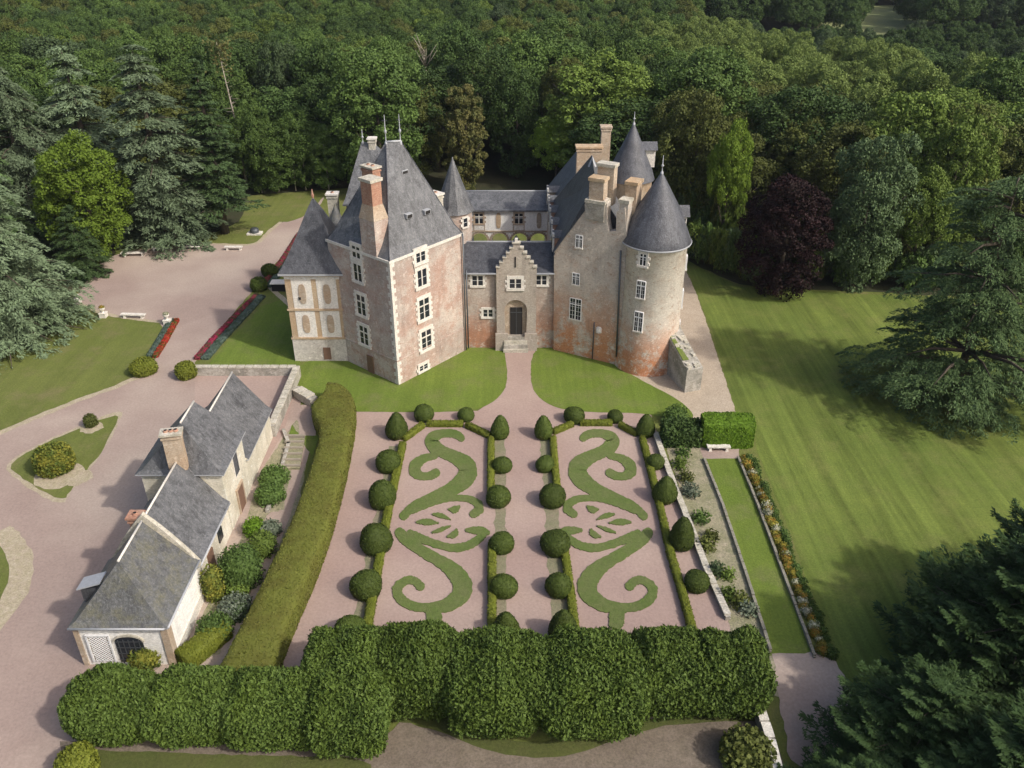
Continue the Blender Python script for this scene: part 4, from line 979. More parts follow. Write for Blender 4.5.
for k_, (a0_, a1_) in enumerate(((.7, L_*.35), (L_*.35, L_*.6), (L_*.6, L_*.8))):
    A_ = [Vector((j0.x+jd.x*a_+jn.x*s_, j0.y+jd.y*a_+jn.y*s_, z)) for a_, s_, z in ((a0_, .08, zz_[k_]), (a1_, .08, zz_[k_+1]), (a1_, .5+.1*k_, zz_[k_+1]), (a0_, .35+.12*k_, zz_[k_]))]
    mb.slab(A_, (0, 0, .05), 'lawn')
mb.build('moss', jb)
castle['label'] = 'old pink-brick and render château with steep slate roofs, round towers and stepped-gable gateway'

# ================================================================== THE COTTAGE ROW
row = empty('cottage_row', (-23.5, 48), 'long low cream cottage row of four joined slate roofs with two brick chimneys', 'outbuilding')
def sect(x0, x1, y0, y1, ze, xr, yr0, yr1, zr, slatem, wallm='cottage', ov=.3, end_ov=(.3, .0), endmat=(None, None)):
    mb = MB(); mb.prism([(x0, y0), (x1, y0), (x1, y1), (x0, y1)], -.2, ze, wallm); wl = mb.build('wall', row)
    mb = MB(); ea = [(x0-ov, y0-end_ov[0]), (x1+ov, y0-end_ov[0]), (x1+ov, y1+end_ov[1]), (x0-ov, y1+end_ov[1])]
    tg = [(xr, yr0), (xr, yr0), (xr, yr1), (xr, yr1)]; rg = []
    for t, tz in ((0, 0), (.15, .09), (.5, .46), (1, 1)): rg.append([(*lerp(ea[i], tg[i], t), ze-.08+(zr-ze+.08)*tz) for i in range(4)])
    for a_, b_ in zip(rg[:-1], rg[1:]):
        for i in range(4):
            j = (i+1) % 4; mb.add([a_[i], a_[j], b_[j], b_[i]], [(0, 1, 2, 3)], (wallm if (i in (0, 2) and abs(ea[i][1]-tg[i][1]) < .5) else slatem))
    dn = [(x, y, z-.1) for x, y, z in rg[0]]
    for i in range(4): j = (i+1) % 4; mb.add([dn[i], dn[j], rg[0][j], rg[0][i]], [(0, 1, 2, 3)], 'zinc')
    mb.add(dn, [(3, 2, 1, 0)], slatem)
    mb.tube([(xr, yr0, zr+.02), (xr, yr1, zr+.02)], [.08, .08], 'stone', 6)
    rf = mb.build('roof', row); return wl, rf
w1, r1 = sect(-26.55, -21.1, 37.25, 43.0, 3.55, -23.75, 38.9, 42.7, 7.0, 'slate_l', 'gallery')
w2, r2 = sect(-26.7, -21.2, 43.0, 50.1, 2.9, -23.95, 43.0, 50.14, 6.7, 'slate', end_ov=(-.02, -.02))
w3, r3 = sect(-27.0, -21.15, 50.15, 55.3, 5.5, -23.75, 51.2, 54.2, 9.0, 'slate', end_ov=(.3, .3))
w4, r4 = sect(-26.6, -21.2, 55.3, 62.8, 3.0, -23.75, 55.3, 62.9, 6.6, 'slate', end_ov=(0, .15))
# curved parapet between first and second roofs
mb = MB(); pp = []
for i in range(13):
    t = i/12*2-1; x = -23.8+t*3.0; pp.append((x, 42.95, 7.35-4.1*abs(t)+.22*math.sin(math.pi*abs(t))))
mb.slab(pp+[(-20.85, 42.95, 2.9), (-26.75, 42.95, 2.9)], (0, .32, 0), 'capstone'); mb.build('parapet', row)
for a_, b_ in (((-26.85, 36.95, 3.4), (-21.0, 36.95, 3.4)), ((-20.78, 37, 3.45), (-20.78, 43, 3.45)), ((-20.88, 43.2, 2.8), (-20.88, 49.9, 2.8))):
    mb = MB(); mb.tube([a_, b_], [.08, .08], 'zinc', 6); mb.build('gutter', row)
# brick corner piers of the front, lattice, glazed arch
mb = MB(); mb.box((-26.6, 37.22, 1.7), (.3, .14, 3.5), 'brick_t'); mb.build('corner_pier', row)
mb = MB(); mb.box((-21.2, 37.22, 1.7), (.45, .14, 3.5), 'brick_t')
mb.box((-21.07, 37.5, 1.7), (.14, .6, 3.5), 'brick_t'); mb.box((-21.07, 40, .35), (.12, 5.4, .9), 'stone'); mb.box((-21.07, 40, 3.2), (.10, 5.6, .25), 'brick_t'); mb.build('corner_pier', row)
mb = MB(); cx, cz = -25.35, 1.55
mb.box((cx, 37.2, cz), (1.3, .08, 2.1), 'timber')
for k in range(-9, 10):
    for sg in (1, -1):
        # diagonal laths clipped to the frame
        x0_ = k*.22; pts_ = []
        for t in np.linspace(-1.1, 1.1, 23):
            xx = x0_+sg*t
            if abs(xx) < .62: pts_.append((cx+xx, 37.13, cz+t))
        if len(pts_) > 1: mb.tube([pts_[0], pts_[-1]], [.022, .022], 'paint', 4, False)
for (a_, b_, s1, s2) in ((-.68, 0, .1, 2.2), (.68, 0, .1, 2.2)): mb.box((cx+a_, 37.14, cz+b_), (s1, .12, s2), 'paint')
mb.box((cx, 37.14, cz+1.1), (1.45, .12, .1), 'paint'); mb.build('lattice', row)
mb = MB(); cx = -23.55; o_ = [(cx-0.85, 37.23, .3), (cx+0.85, 37.23, .3), (cx+0.85, 37.23, 2.1)]+[(cx+0.85*math.cos(t), 37.23, 2.1+.42*math.sin(t)) for t in np.linspace(.2, 2.94, 10)]+[(cx-0.85, 37.23, 2.1)]
mb.slab(o_, (0, -.05, 0), 'glass')
for k in range(-2, 3): mb.box((cx+k*.32, 37.15, 1.25), (.05, .04, 2.0), 'iron')
for k in range(4): mb.box((cx, 37.145, .6+k*.5), (1.7, .03, .05), 'iron')
o2 = [(cx+0.98*math.cos(t), 37.22, 2.1+.58*math.sin(t)) for t in np.linspace(0, math.pi, 14)]+[(cx+0.86*math.cos(t), 37.22, 2.1+.44*math.sin(t)) for t in np.linspace(math.pi, 0, 14)]
for i in range(13):
    mb.slab([o2[i], o2[i+1], o2[26-i], o2[27-i]], (0, -.1, 0), 'capstone')
mb.build('window', row)
# dormer on the west slope of the first roof
mb = MB(); mb.box((-26.0, 39.3, 4.3), (1.1, .9, 1.0), 'slate_d'); mb.box((-26.58, 39.3, 4.3), (.05, .6, .7), 'glass'); mb.slab([(-26.75, 38.75, 4.8), (-26.75, 39.85, 4.8), (-25.2, 39.85, 5.3), (-25.2, 38.75, 5.3)], (0, 0, .08), 'zinc'); mb.build('dormer', r1)
chimney(r1, (-24.6, 43.7), (.75, .65), 4.5, ZAT(43.7, 516), 'brick_r', (1, 0), 1, 'brick_r')
chimney(r2, (-23.95, 49.9), (1.25, .7), 6, ZAT(49.9, 433), 'brick_t', (.97, .2), 3, 'capstone')
# openings of the garden side
def sidewin(parent, x, px, py, wv, h, mat='slate_n'):
    c = PV(px, py, (x, 0), (0, 1)); mb = MB(); mb.box((x+.03, c.y, c.z), (.08, wv+.3, h+.3), 'stone'); mb.box((x+.08, c.y, c.z), (.03, wv, h), mat); return mb.build('window', parent)
sidewin(w3, -21.15, 235, 463, .9, 1.9); 
mb = MB(); c = PV(239, 489, (-21.15, 0), (0, 1)); mb.box((-21.12, c.y, 1.05), (.14, 1.2, 2.1), 'bwood'); mb.box((-21.1, c.y+.7, 1.05), (.16, .16, 2.2), 'brick_t'); mb.box((-21.1, c.y-.7, 1.05), (.16, .16, 2.2), 'brick_t'); mb.box((-21.1, c.y, 2.2), (.17, 1.6, .16), 'brick_t'); mb.build('door', w3)
c = PV(236, 528, (-20.55, 0), (0, 1)); mb = MB(); mb.box((-21.15, 45.5, 1.0), (.12, 1.0, 2.0), 'bwood'); mb.build('door', w2); mb = MB(); mb.box((-21.15, 47.8, 1.6), (.1, .8, 1.0), 'glass'); mb.build('window', w2)

# ================================================================== WALLS
def wall(name, pts, h, t, mat, cap, label, cat='wall', capw=.12, bumpy=.0, z0=-.1):
    mb = MB(); rnd = random.Random(len(pts)*7+int(h*10))
    for a_, b_ in zip(pts[:-1], pts[1:]):
        a_, b_ = Vector(a_), Vector(b_); L_ = (b_-a_).length; d = (b_-a_).normalized(); m_ = (a_+b_)/2
        mb.box((m_.x, m_.y, (h+z0)/2), (L_+t*.9, t, h-z0), mat, tuple(d))
        if cap:
            n_ = max(1, int(L_/.8))
            for i in range(n_):
                p = a_+d*(L_*(i+.5)/n_); mb.box((p.x, p.y, h+.06+rnd.uniform(-bumpy, bumpy)), (L_/n_*rnd.uniform(.86, .98), t+capw, .13), cap, (d.x+rnd.uniform(-bumpy, bumpy)*.6, d.y))
    return tag(mb.build(name), label, cat)
wall('garden_wall', [G(196, 375), G(297, 375)], .9, .45, 'rubble', 'capstone', 'low rubble wall closing the far end of the cottage yard')
wall('garden_wall', [(-21.3, 73.6), (-21.25, 69), (-21.2, 63.1)], 1.2, .5, 'rubble', 'capstone', 'stone wall running from the yard corner down to the furthest cottage gable')
wall('garden_wall', [G(298, 396), G(312, 404)], .8, .9, 'rubble', 'capstone', 'short heap-like rubble wall by the head of the big rounded hedge')
wall('garden_wall', gp([(655, 436), (664, 462), (677, 497), (694, 540), (705, 570), (727, 619)]), .35, .34, 'rubble', 'capstone', 'pale stone capped wall along the right side of the parterre garden', bumpy=.02)
wall('garden_wall', gp([(757, 716), (768, 750), (780, 800)]), .9, .42, 'rubble', 'stone', 'pale capped wall end at the lower right of the tall clipped hedge', bumpy=.02)
wall('stone_edging', gp([(704, 460), (722, 505), (745, 573), (770, 652)]), .16, .16, 'weathered', 'weathered', 'weathered kerb of stones between the stony bed and the grass strip', 'edging', 0.04, .03)
wall('stone_edging', gp([(738, 459), (757, 505), (782, 572), (814, 658)]), .16, .14, 'weathered', 'weathered', 'weathered kerb of stones between the grass strip and the flowering clumps', 'edging', 0.04, .03)
wall('stone_edging', gp([(284, 432), (289, 445), (282, 470), (268, 512)]), .3, .3, 'rubble', None, 'low stone edge on the cottage side of the timber-stepped beds', 'edging')
# timber steps
st_ = empty('garden_steps', G(294, 452), 'flight of grey timber-edged garden steps beside the cottages', 'steps')
for k in range(6):
    a_ = Vector(G(286-k*.9, 438+k*6)); b_ = Vector(G(305-k*.9, 438+k*6)); m_ = (a_+b_)/2; d = (b_-a_).normalized()
    mb = MB(); mb.box((m_.x, m_.y, .16+.0*k), ((b_-a_).length, .18, .34), 'timber', tuple(d)); mb.build('riser', st_)
mb = MB(); p = gp([(287, 440), (305, 440), (300, 470), (282, 470)]); mb.prism(p, -.05, .2, 'soil'); mb.build('tread', st_)

# ================================================================== CLIPPED GREENERY
def surf_scatter(V, Fc, n, size, rng, jit=.5, out=.02, aspect=1.0):
    V = np.asarray(V, float); tri = []
    for f in Fc:
        for k in range(1, len(f)-1): tri.append((f[0], f[k], f[k+1]))
    T = V[np.array(tri)]; cr = np.cross(T[:, 1]-T[:, 0], T[:, 2]-T[:, 0]); A = np.linalg.norm(cr, axis=1)/2; nr = cr/(2*A[:, None]+1e-12)
    idx = rng.choice(len(T), n, p=A/A.sum()); r1 = np.sqrt(rng.uniform(0, 1, n)); r2 = rng.uniform(0, 1, n)
    P = T[idx, 0]*(1-r1)[:, None]+T[idx, 1]*(r1*(1-r2))[:, None]+T[idx, 2]*(r1*r2)[:, None]
    P = P+nr[idx]*rng.uniform(-out, out*1.5, n)[:, None]
    return leaf_quads(P, nr[idx], size, rng, jit, aspect)
def lathe_geo(prof, n=28, wob=0, rng=None, ex=1.0):
    V = []; Fc = []
    for r, z in prof:
        for i in range(n):
            a = 2*math.pi*i/n; w_ = 1+(wob*math.sin(3*a+z*2+(rng.uniform(0, 1) if rng is not None else 0)) if wob else 0); V.append((r*w_*math.cos(a)*ex, r*w_*math.sin(a), z))
    for k in range(len(prof)-1):
        for i in range(n): j = (i+1) % n; Fc.append((k*n+i, k*n+j, (k+1)*n+j, (k+1)*n+i))
    Fc.append(tuple(range((len(prof)-1)*n, len(prof)*n)))
    return V, Fc
def topi_mesh(kind, seed):
    rng = np.random.default_rng(seed)
    if kind == 'cone': prof = [(.62, 0), (.88, .25), (.98, .6), (.95, 1.0), (.80, 1.5), (.56, 2.0), (.30, 2.35), (.10, 2.5)]
    elif kind == 'egg': prof = [(.7, 0), (.95, .2), (1.06, .6), (1.0, 1.05), (.84, 1.45), (.55, 1.8), (.25, 1.98), (.06, 2.03)]
    else: prof = [(.6, 0), (.88, .15), (1.0, .5), (.98, .85), (.82, 1.2), (.52, 1.42), (.2, 1.52), (.05, 1.54)]
    V, Fc = lathe_geo(prof, 28, .0, rng); ph = seed*1.7
    V = [(x*(1+.05*math.sin(2*math.atan2(y, x)+ph)+.03*math.sin(3*z+ph)), y*(1+.04*math.sin(3*math.atan2(y, x)+ph)), z*(1+.04*math.sin(2.5*x+ph))) for x, y, z in V]
    q = surf_scatter(V, Fc, 2600, .12, rng, .45, .03)
    return quads_mesh('foliage', q, ['l_yew'], (V, Fc, [0]*len(Fc)))
TM = {(k, s): topi_mesh(k, s+11) for k in ('cone', 'ball', 'egg') for s in range(3)}
topi = [  # px, base py, width px, kind, label
 (397, 439, 23, 'cone', 'egg-tall clipped yew cone at the far left corner of the left parterre'),
 (389, 471, 26, 'ball', 'clipped yew dome, second from the château in the outer row of the left parterre'),
 (383, 507, 29, 'egg', 'stout clipped yew, third from the château in the outer row of the left parterre'),
 (377, 551, 31, 'egg', 'stout clipped yew, fourth from the château, outer row of the left parterre'),
 (367, 596, 33, 'ball', 'wide clipped yew dome, fifth from the château, left parterre outer row'),
 (352, 640, 33, 'ball', 'clipped yew dome mostly behind the tall hedge, outer row of the left parterre'),
 (424, 422, 20, 'ball', 'small clipped dome, left one of two on the far edge of the left parterre'),
 (466, 422, 17, 'ball', 'small clipped dome, right one of two on the far edge of the left parterre'),
 (500, 440, 20, 'cone', 'clipped yew cone at the far right corner of the left parterre'),
 (502, 473, 21, 'ball', 'clipped dome, second from the château in the inner row of the left parterre'),
 (498.5, 506, 24, 'ball', 'clipped dome, third from the château in the inner row of the left parterre'),
 (502, 552, 27, 'ball', 'clipped dome, fourth from the château in the inner row of the left parterre'),
 (504, 596, 27, 'ball', 'clipped dome, fifth from the château in the inner row of the left parterre'),
 (506, 640, 28, 'cone', 'clipped cone just behind the tall hedge, inner row of the left parterre'),
 (543.5, 440, 20, 'cone', 'clipped yew cone at the far left corner of the right parterre'),
 (545, 472, 20, 'ball', 'clipped dome, second from the château in the inner row of the right parterre'),
 (552, 506, 27, 'ball', 'clipped dome, third from the château in the inner row of the right parterre'),
 (555, 553, 30, 'ball', 'clipped dome, fourth from the château in the inner row of the right parterre'),
 (558.5, 595, 29, 'ball', 'clipped dome, fifth from the château in the inner row of the right parterre'),
 (563, 641, 30, 'cone', 'clipped cone just behind the tall hedge, inner row of the right parterre'),
 (574, 424, 21, 'ball', 'small clipped dome, left one of two on the far edge of the right parterre'),
 (615, 424, 16, 'ball', 'small clipped dome, right one of two on the far edge of the right parterre'),
 (645, 438, 20, 'cone', 'clipped yew cone at the far right corner of the right parterre by the wall head'),
 (655, 470, 18, 'ball', 'small clipped dome beside the pale wall, second in the outer row of the right parterre'),
 (664, 503, 25, 'cone', 'tall clipped yew cone beside the pale wall, third in the right parterre outer row'),
 (681, 549, 28, 'cone', 'tallest clipped yew cone beside the pale wall, fourth in the right parterre outer row'),
 (696, 590, 26, 'ball', 'clipped dome beside the pale wall, fifth in the right parterre outer row'),
]
for i, (px, py, wp, kind, lab) in enumerate(topi):
    x, y = G(px, py-3); s_ = wp/2*((y*CT+CH*ST)/F)*.95
    t = empty('clipped_yew', (x, y), lab, 'topiary', 'clipped yews around the parterres'); t.rotation_euler.z = i*1.3; t.scale = (s_*(1+.05*math.sin(i*2.7)), s_*(1+.05*math.cos(i*1.9)), s_*(1.0+.06*math.sin(i*3.3)))
    o = bpy.data.objects.new('foliage', TM[(kind, i % 3)]); COL.objects.link(o); o.parent = t
    mb_ = None
def hedge_strip(name, pts, wd, h, mat, n, label, cat='hedge', group=None, size=.12, rd=.0, jit=.5, out=.04, top=None, seed=1):
    """box hedge along a polyline (world pts)"""
    P = [Vector(p) for p in pts]; V = []; Fc = []
    prof = [(-.5, 0), (-.54, .5), (-.5, .88), (-.36, 1.0), (0, 1.03), (.36, 1.0), (.5, .88), (.54, .5), (.5, 0)]
    # resample
    Q = []
    for a_, b_ in zip(P[:-1], P[1:]):
        k = max(1, int((b_-a_).length/.8)); Q += [a_.lerp(b_, j/k) for j in range(k)]
    Q.append(P[-1]); rnd = random.Random(seed)
    for i, p in enumerate(Q):
        d = (Q[min(i+1, len(Q)-1)]-Q[max(0, i-1)]).normalized(); n_ = Vector((-d.y, d.x)); ww = wd[min(i, len(wd)-1)] if isinstance(wd, list) else wd
        k_ = rnd.uniform(.96, 1.04)
        for u, z in prof: V.append((p.x+n_.x*u*ww*k_, p.y+n_.y*u*ww*k_, z*h*rnd.uniform(.98, 1.02)))
    m = len(prof)
    for i in range(len(Q)-1):
        for k in range(m-1): Fc.append((i*m+k, i*m+k+1, (i+1)*m+k+1, (i+1)*m+k)[::-1])
    Fc.append(tuple(range(m))); Fc.append(tuple(range((len(Q)-1)*m, len(Q)*m))[::-1])
    rng = np.random.default_rng(seed); q = surf_scatter(V, Fc, n, size, rng, jit, out)
    me = quads_mesh(name, q, [mat], (V, Fc, [0]*len(Fc))); o = bpy.data.objects.new(name, me); COL.objects.link(o)
    return tag(o, label, cat, group)
hl = gp([(403, 446), (396, 478), (388, 515), (380, 560), (372, 605), (364, 650)])
hr_ = gp([(491, 440), (491, 470), (491, 500)]); hr2 = gp([(492, 545), (492, 600), (492, 650)])
hedge_strip('box_edging', hl, .55, .5, 'l_box', 5200, 'low yellow-green box edging down the outer side of the left parterre', seed=2)
hedge_strip('box_edging', gp([(404, 441), (423, 427)]), .5, .5, 'l_box', 1000, 'low box edging across the far left chamfer of the left parterre', seed=3)
hedge_strip('box_edging', gp([(427, 426), (463, 426)]), .5, .5, 'l_box', 1200, 'low box edging between the two small domes behind the left parterre', seed=4)
hedge_strip('box_edging', gp([(467, 427), (490, 438)]), .5, .5, 'l_box', 900, 'low box edging across the far right chamfer of the left parterre', seed=5)
hedge_strip('box_edging', hr_, .5, .5, 'l_box', 1800, 'low box edging down the inner side of the left parterre, upper length', seed=6)
hedge_strip('box_edging', hr2, .5, .5, 'l_box', 2200, 'low box edging down the inner side of the left parterre, lower length', seed=7)
hedge_strip('box_edging', gp([(553, 440), (555, 470), (558, 500)]), .5, .5, 'l_box', 1800, 'low box edging down the inner side of the right parterre, upper length', seed=8)
hedge_strip('box_edging', gp([(564, 548), (571, 600), (577, 650)]), .5, .5, 'l_box', 2200, 'low box edging down the inner side of the right parterre, lower length', seed=9)
hedge_strip('box_edging', gp([(553, 434), (572, 426)]), .5, .5, 'l_box', 900, 'low box edging across the far left chamfer of the right parterre', seed=10)
hedge_strip('box_edging', gp([(580, 425), (612, 425)]), .5, .5, 'l_box', 1200, 'low box edging between the two small domes behind the right parterre', seed=11)
hedge_strip('box_edging', gp([(620, 427), (637, 436)]), .5, .5, 'l_box', 900, 'low box edging across the far right chamfer of the right parterre', seed=12)
hedge_strip('box_edging', gp([(642, 440), (651, 474), (660, 510), (670, 555), (682, 595), (694, 640)]), .5, .5, 'l_box', 4600, 'low yellow-green box edging down the outer side of the right parterre', seed=13)
# thin grass strips beside them
sheet('thin_grass_strip', gp([(389, 446), (401, 446), (362, 650), (347, 650)]), .034, 'thin_grass', rag=(.4, .1))
sheet('thin_grass_strip', gp([(494, 440), (505, 440), (507, 650), (495, 650)]), .034, 'thin_grass', rag=(.4, .1))
sheet('thin_grass_strip', gp([(540, 440), (552, 440), (571, 650), (553, 650)]), .034, 'thin_grass', rag=(.4, .1))

# the great rounded hornbeam hedge
def block_hedge(name, left, right, h, mat, n, label, size=.16, cat='hedge', jit=.55, out=.05, seed=5, bulge=.12, zn=.03, group=None):
    """left/right: world polylines of equal length at ground"""
    V = []; Fc = []; m = 11; rnd = random.Random(seed); k_ = len(left)
    for i in range(k_):
        a_, b_ = Vector(left[i]), Vector(right[i])
        prof = [(0, 0), (-.03, .5), (0, .86), (.05, .96), (.2, 1.0), (.5, 1.02), (.8, 1.0), (.95, .96), (1.0, .86), (1.03, .5), (1, 0)]
        for t, z in prof:
            p = a_.lerp(b_, t); V.append((p.x+rnd.uniform(-.03, .03), p.y+rnd.uniform(-.03, .03), z*h*(1+rnd.uniform(-zn, zn))))
    for i in range(k_-1):
        for k in range(m-1): Fc.append((i*m+k, (i+1)*m+k, (i+1)*m+k+1, i*m+k+1))
    Fc.append(tuple(range(m))[::-1]); Fc.append(tuple(range((k_-1)*m, k_*m)))
    # orientation: make sure the top looks up
    f = Fc[4]; a_, b_, c_ = (Vector(V[f[0]]), Vector(V[f[1]]), Vector(V[f[2]]))
    if (b_-a_).cross(c_-a_).z < 0: Fc = [ff[::-1] for ff in Fc]
    rng = np.random.default_rng(seed); q = surf_scatter(V, Fc, n, size, rng, jit, out)
    me = quads_mesh(name, q, [mat], (V, Fc, [0]*len(Fc))); o = bpy.data.objects.new(name, me); COL.objects.link(o)
    return tag(o, label, cat, group)
Lh = smooth([(324, 396), (313, 400), (311, 409), (322, 428), (311, 465), (300, 497), (290, 522), (272, 560), (252, 600), (232, 640), (222, 658), (212, 676), (204, 700)], 2, False)
Rh = smooth([(330, 398), (346, 400), (356, 415), (356, 432), (347, 480), (341, 505), (333, 535), (322, 568), (309, 600), (298, 625), (286, 655), (280, 672), (275, 700)], 2, False)
HH = 1.9
block_hedge('hornbeam_hedge', gp(Lh, HH), [(p[0], p[1]) for p in gp(Rh, .0)], HH, 'l_hornbeam', 42000, 'long broad flat-topped olive-green hedge curving between the cottages and the left parterre', size=.12, zn=.012, jit=.6, out=.04)
# green rounded block by the terrace bench
def rect_hedge(name, px0, px1, pyf, depth, h, mat, n, label, **kw):
    a_ = Vector(G(px0, pyf)); b_ = Vector(G(px1, pyf)); K = 8
    front = [tuple(a_.lerp(b_, i/K)) for i in range(K+1)]; back = [(p[0], p[1]+depth) for p in front]
    # round plan corners
    def rnd_(i): return 1-.22*max(0, abs(i/K-.5)*2-.75)/.25
    f2 = [(p[0], (q_[1]+p[1])/2-(q_[1]-p[1])/2*rnd_(i)) for i, (p, q_) in enumerate(zip(front, back))]; b2 = [(p[0], (q_[1]+p[1])/2+(q_[1]-p[1])/2*rnd_(i)) for i, (p, q_) in enumerate(zip(front, back))]
    return block_hedge(name, f2, b2, h, mat, n, label, **kw)
rect_hedge('yew_hedge_block', 702, 753, 449, 2.1, 2.6, 'l_bright', 7000, 'bright green clipped rectangular hedge block behind the white terrace bench', size=.14)
rect_hedge('laurel_bush', 664, 700, 447, 1.8, 1.7, 'l_dark', 4200, 'dark untrimmed laurel bushes joining the wall head and the bright hedge block', size=.26, jit=.9, out=.2, zn=.15)

# tall clipped hedge across the foreground: one bush beside the next
def tall_bush(px0, px1, pyf, pyb, h, label, seed, n=9000):
    x0, y0 = G(px0, pyf); x1, _ = G(px1, pyf); _, y1 = G((px0+px1)/2, pyb, h)
    cx, cy = (x0+x1)/2, (y0+y1)/2; a_, b_ = (x1-x0)/2*1.07, (y1-y0)/2
    rng = np.random.default_rng(seed); V = []; Fc = []; nu = 40
    prof = [(.80, .12), (.91, .3), (.98, .5), (.99, .66), (.93, .81), (.80, .92), (.48, 1.01), (.05, 1.05)]
    for r, z in prof:
        for i in range(nu):
            t = 2*math.pi*i/nu; ex = .34; cx_ = math.copysign(abs(math.cos(t))**ex, math.cos(t)); sy_ = math.copysign(abs(math.sin(t))**ex, math.sin(t))
            wv = 1+.035*math.sin(4*t+seed)+.03*math.sin(7*t+seed*2+z*3)
            V.append((cx_*a_*r*wv, sy_*b_*r*wv, z*h*(1+.025*math.sin(3*t+seed))))
    for k in range(len(prof)-1):
        for i in range(nu): j = (i+1) % nu; Fc.append((k*nu+i, k*nu+j, (k+1)*nu+j, (k+1)*nu+i))
    Fc.append(tuple(range((len(prof)-1)*nu, len(prof)*nu)))
    V = [(x*(1+.06*math.sin(3.1*z+5*y+seed)+.03*math.sin(9*x+7*z)), y*(1+.09*math.sin(3*x+2.3*z+seed*3)+.035*math.sin(8*x-5*z)), z*(1+(.055*math.sin(2.2*x+seed)+.03*math.sin(5*y+3*x))*(z/h))) for x, y, z in V]
    core = [(x*.93, y*.9, z*.95) for x, y, z in V]
    q = surf_scatter(V, Fc, n, .155, rng, 1.1, .22, 1.3); q2 = surf_scatter(core, Fc, n//4, .2, rng, .7, .1)
    pts3 = surf_scatter(V, Fc, n//3, .02, rng, .1, .18).mean(axis=1); up_ = rdirs(len(pts3), rng)*.55+np.array([0, 0, 1.0]); q3 = leaf_quads(pts3+up_*.07, rdirs(len(pts3), rng), .115, rng, .3, 3.0, up_)
    t = empty('tall_hedge_bush', (cx, cy), label, 'hedge', 'tall leafy bushes of the foreground hedge')
    me = quads_mesh('foliage', np.concatenate([q, q2, q3]), ['l_laurel'], (core, Fc, [0]*len(Fc))); o = bpy.data.objects.new('foliage', me); COL.objects.link(o); o.parent = t
    for k in range(5):
        mb = MB(); xx = -a_*.8+a_*1.6*k/4; mb.tube([(xx, 0, -.1), (xx+.05, .05, h*.4)], [.12, .08], 'bark', 6); s_ = mb.build('stem'); s_.parent = t
for args in (
 (72, 152, 750, 664, 3.6, 'leftmost dark leafy bush of the foreground hedge, beside the cottage front and the drive', 21),
 (150, 232, 752, 664, 3.6, 'leafy foreground hedge bush standing before the cottage corner', 22),
 (230, 318, 757, 664, 3.7, 'leafy foreground hedge bush before the foot of the olive-green hedge', 23),
 (316, 384, 765, 664, 4.1, 'rounded leafy bush at the right end of the nearer hedge length', 24),
 (306, 380, 735, 620, 4.3, 'leafy bush at the left end of the farther hedge length, yellow tinge on top', 25),
 (378, 452, 727, 616, 4.3, 'leafy hedge bush closing the foot of the left parterre', 26),
 (450, 542, 746, 622, 4.4, 'leafy hedge bush bulging forward at the foot of the central walk', 27),
 (540, 640, 750, 622, 4.4, 'leafy hedge bush just right of the central walk, bulging forward', 28),
 (636, 706, 727, 622, 4.2, 'leafy hedge bush closing the foot of the right parterre', 29),
 (702, 764, 726, 624, 4.2, 'darker leafy bush at the right end of the foreground hedge', 30)):
    tall_bush(*args[:5], args[5], args[6], n=int(330*(args[1]-args[0])))

# round clipped shrubs, loose shrubs
def shrub(px, py, wp, hp, mat, label, name='shrub', cat='shrub', seed=1, n=2600, size=.16, jit=.7, group=None, sq=1.0, loose=.08):
    x, y = G(px, py); mpp = (y*CT+CH*ST)/F; r = wp/2*mpp; h = hp*mpp/.83-r*.55*0; h = max(h*.8, .25)
    rng = np.random.default_rng(seed); prof = [(.7, 0), (.95, .25), (1.0, .5), (.92, .75), (.65, .93), (.3, 1.0), (.05, 1.01)]
    V, Fc = lathe_geo([(a_*r, b_*h) for a_, b_ in prof], 20, .06, rng)
    V = [(v[0]*(1+rng.uniform(-.04, .04)), v[1]*sq*(1+rng.uniform(-.04, .04)), v[2]) for v in V]
    q = surf_scatter(V, Fc, n, size, rng, jit, loose)
    core = [(v[0]*.93, v[1]*.93, v[2]*.95) for v in V]
    me = quads_mesh(name, q, [mat], (core, Fc, [0]*len(Fc))); o = bpy.data.objects.new(name, me); COL.objects.link(o); o.location = (x, y, 0)
    return tag(o, label, cat, group)
shrub(145, 373, 25, 15, 'l_box', 'round clipped box at the near end of the left flower bed by the drive', 'box_dome', 'topiary', 31, jit=.5)
shrub(187.5, 377, 20, 16, 'l_box', 'round clipped box at the yard wall end beside the drive', 'box_dome', 'topiary', 32, jit=.5)
shrub(259.5, 290, 16, 13, 'l_yew', 'round clipped box left of the path to the corner tower, nearer one', 'box_dome', 'topiary', 33, jit=.5)
shrub(270, 275, 15, 11, 'l_yew', 'round clipped box by the path to the corner tower, farther one', 'box_dome', 'topiary', 34, jit=.5)
shrub(81, 775, 38, 34, 'l_box', 'bright round clipped box at the bottom edge beside the drive', 'box_dome', 'topiary', 35, 4000, jit=.5)
shrub(57, 470, 35, 27, 'l_gold', 'large gold-speckled round bush on the grass island', 'variegated_bush', 'shrub', 36, 3600, .2, .9, loose=.15)
shrub(92, 426, 12, 13, 'l_olive', 'small dark round bush near the tip of the grass island', 'small_bush', 'shrub', 37, 900, .14)
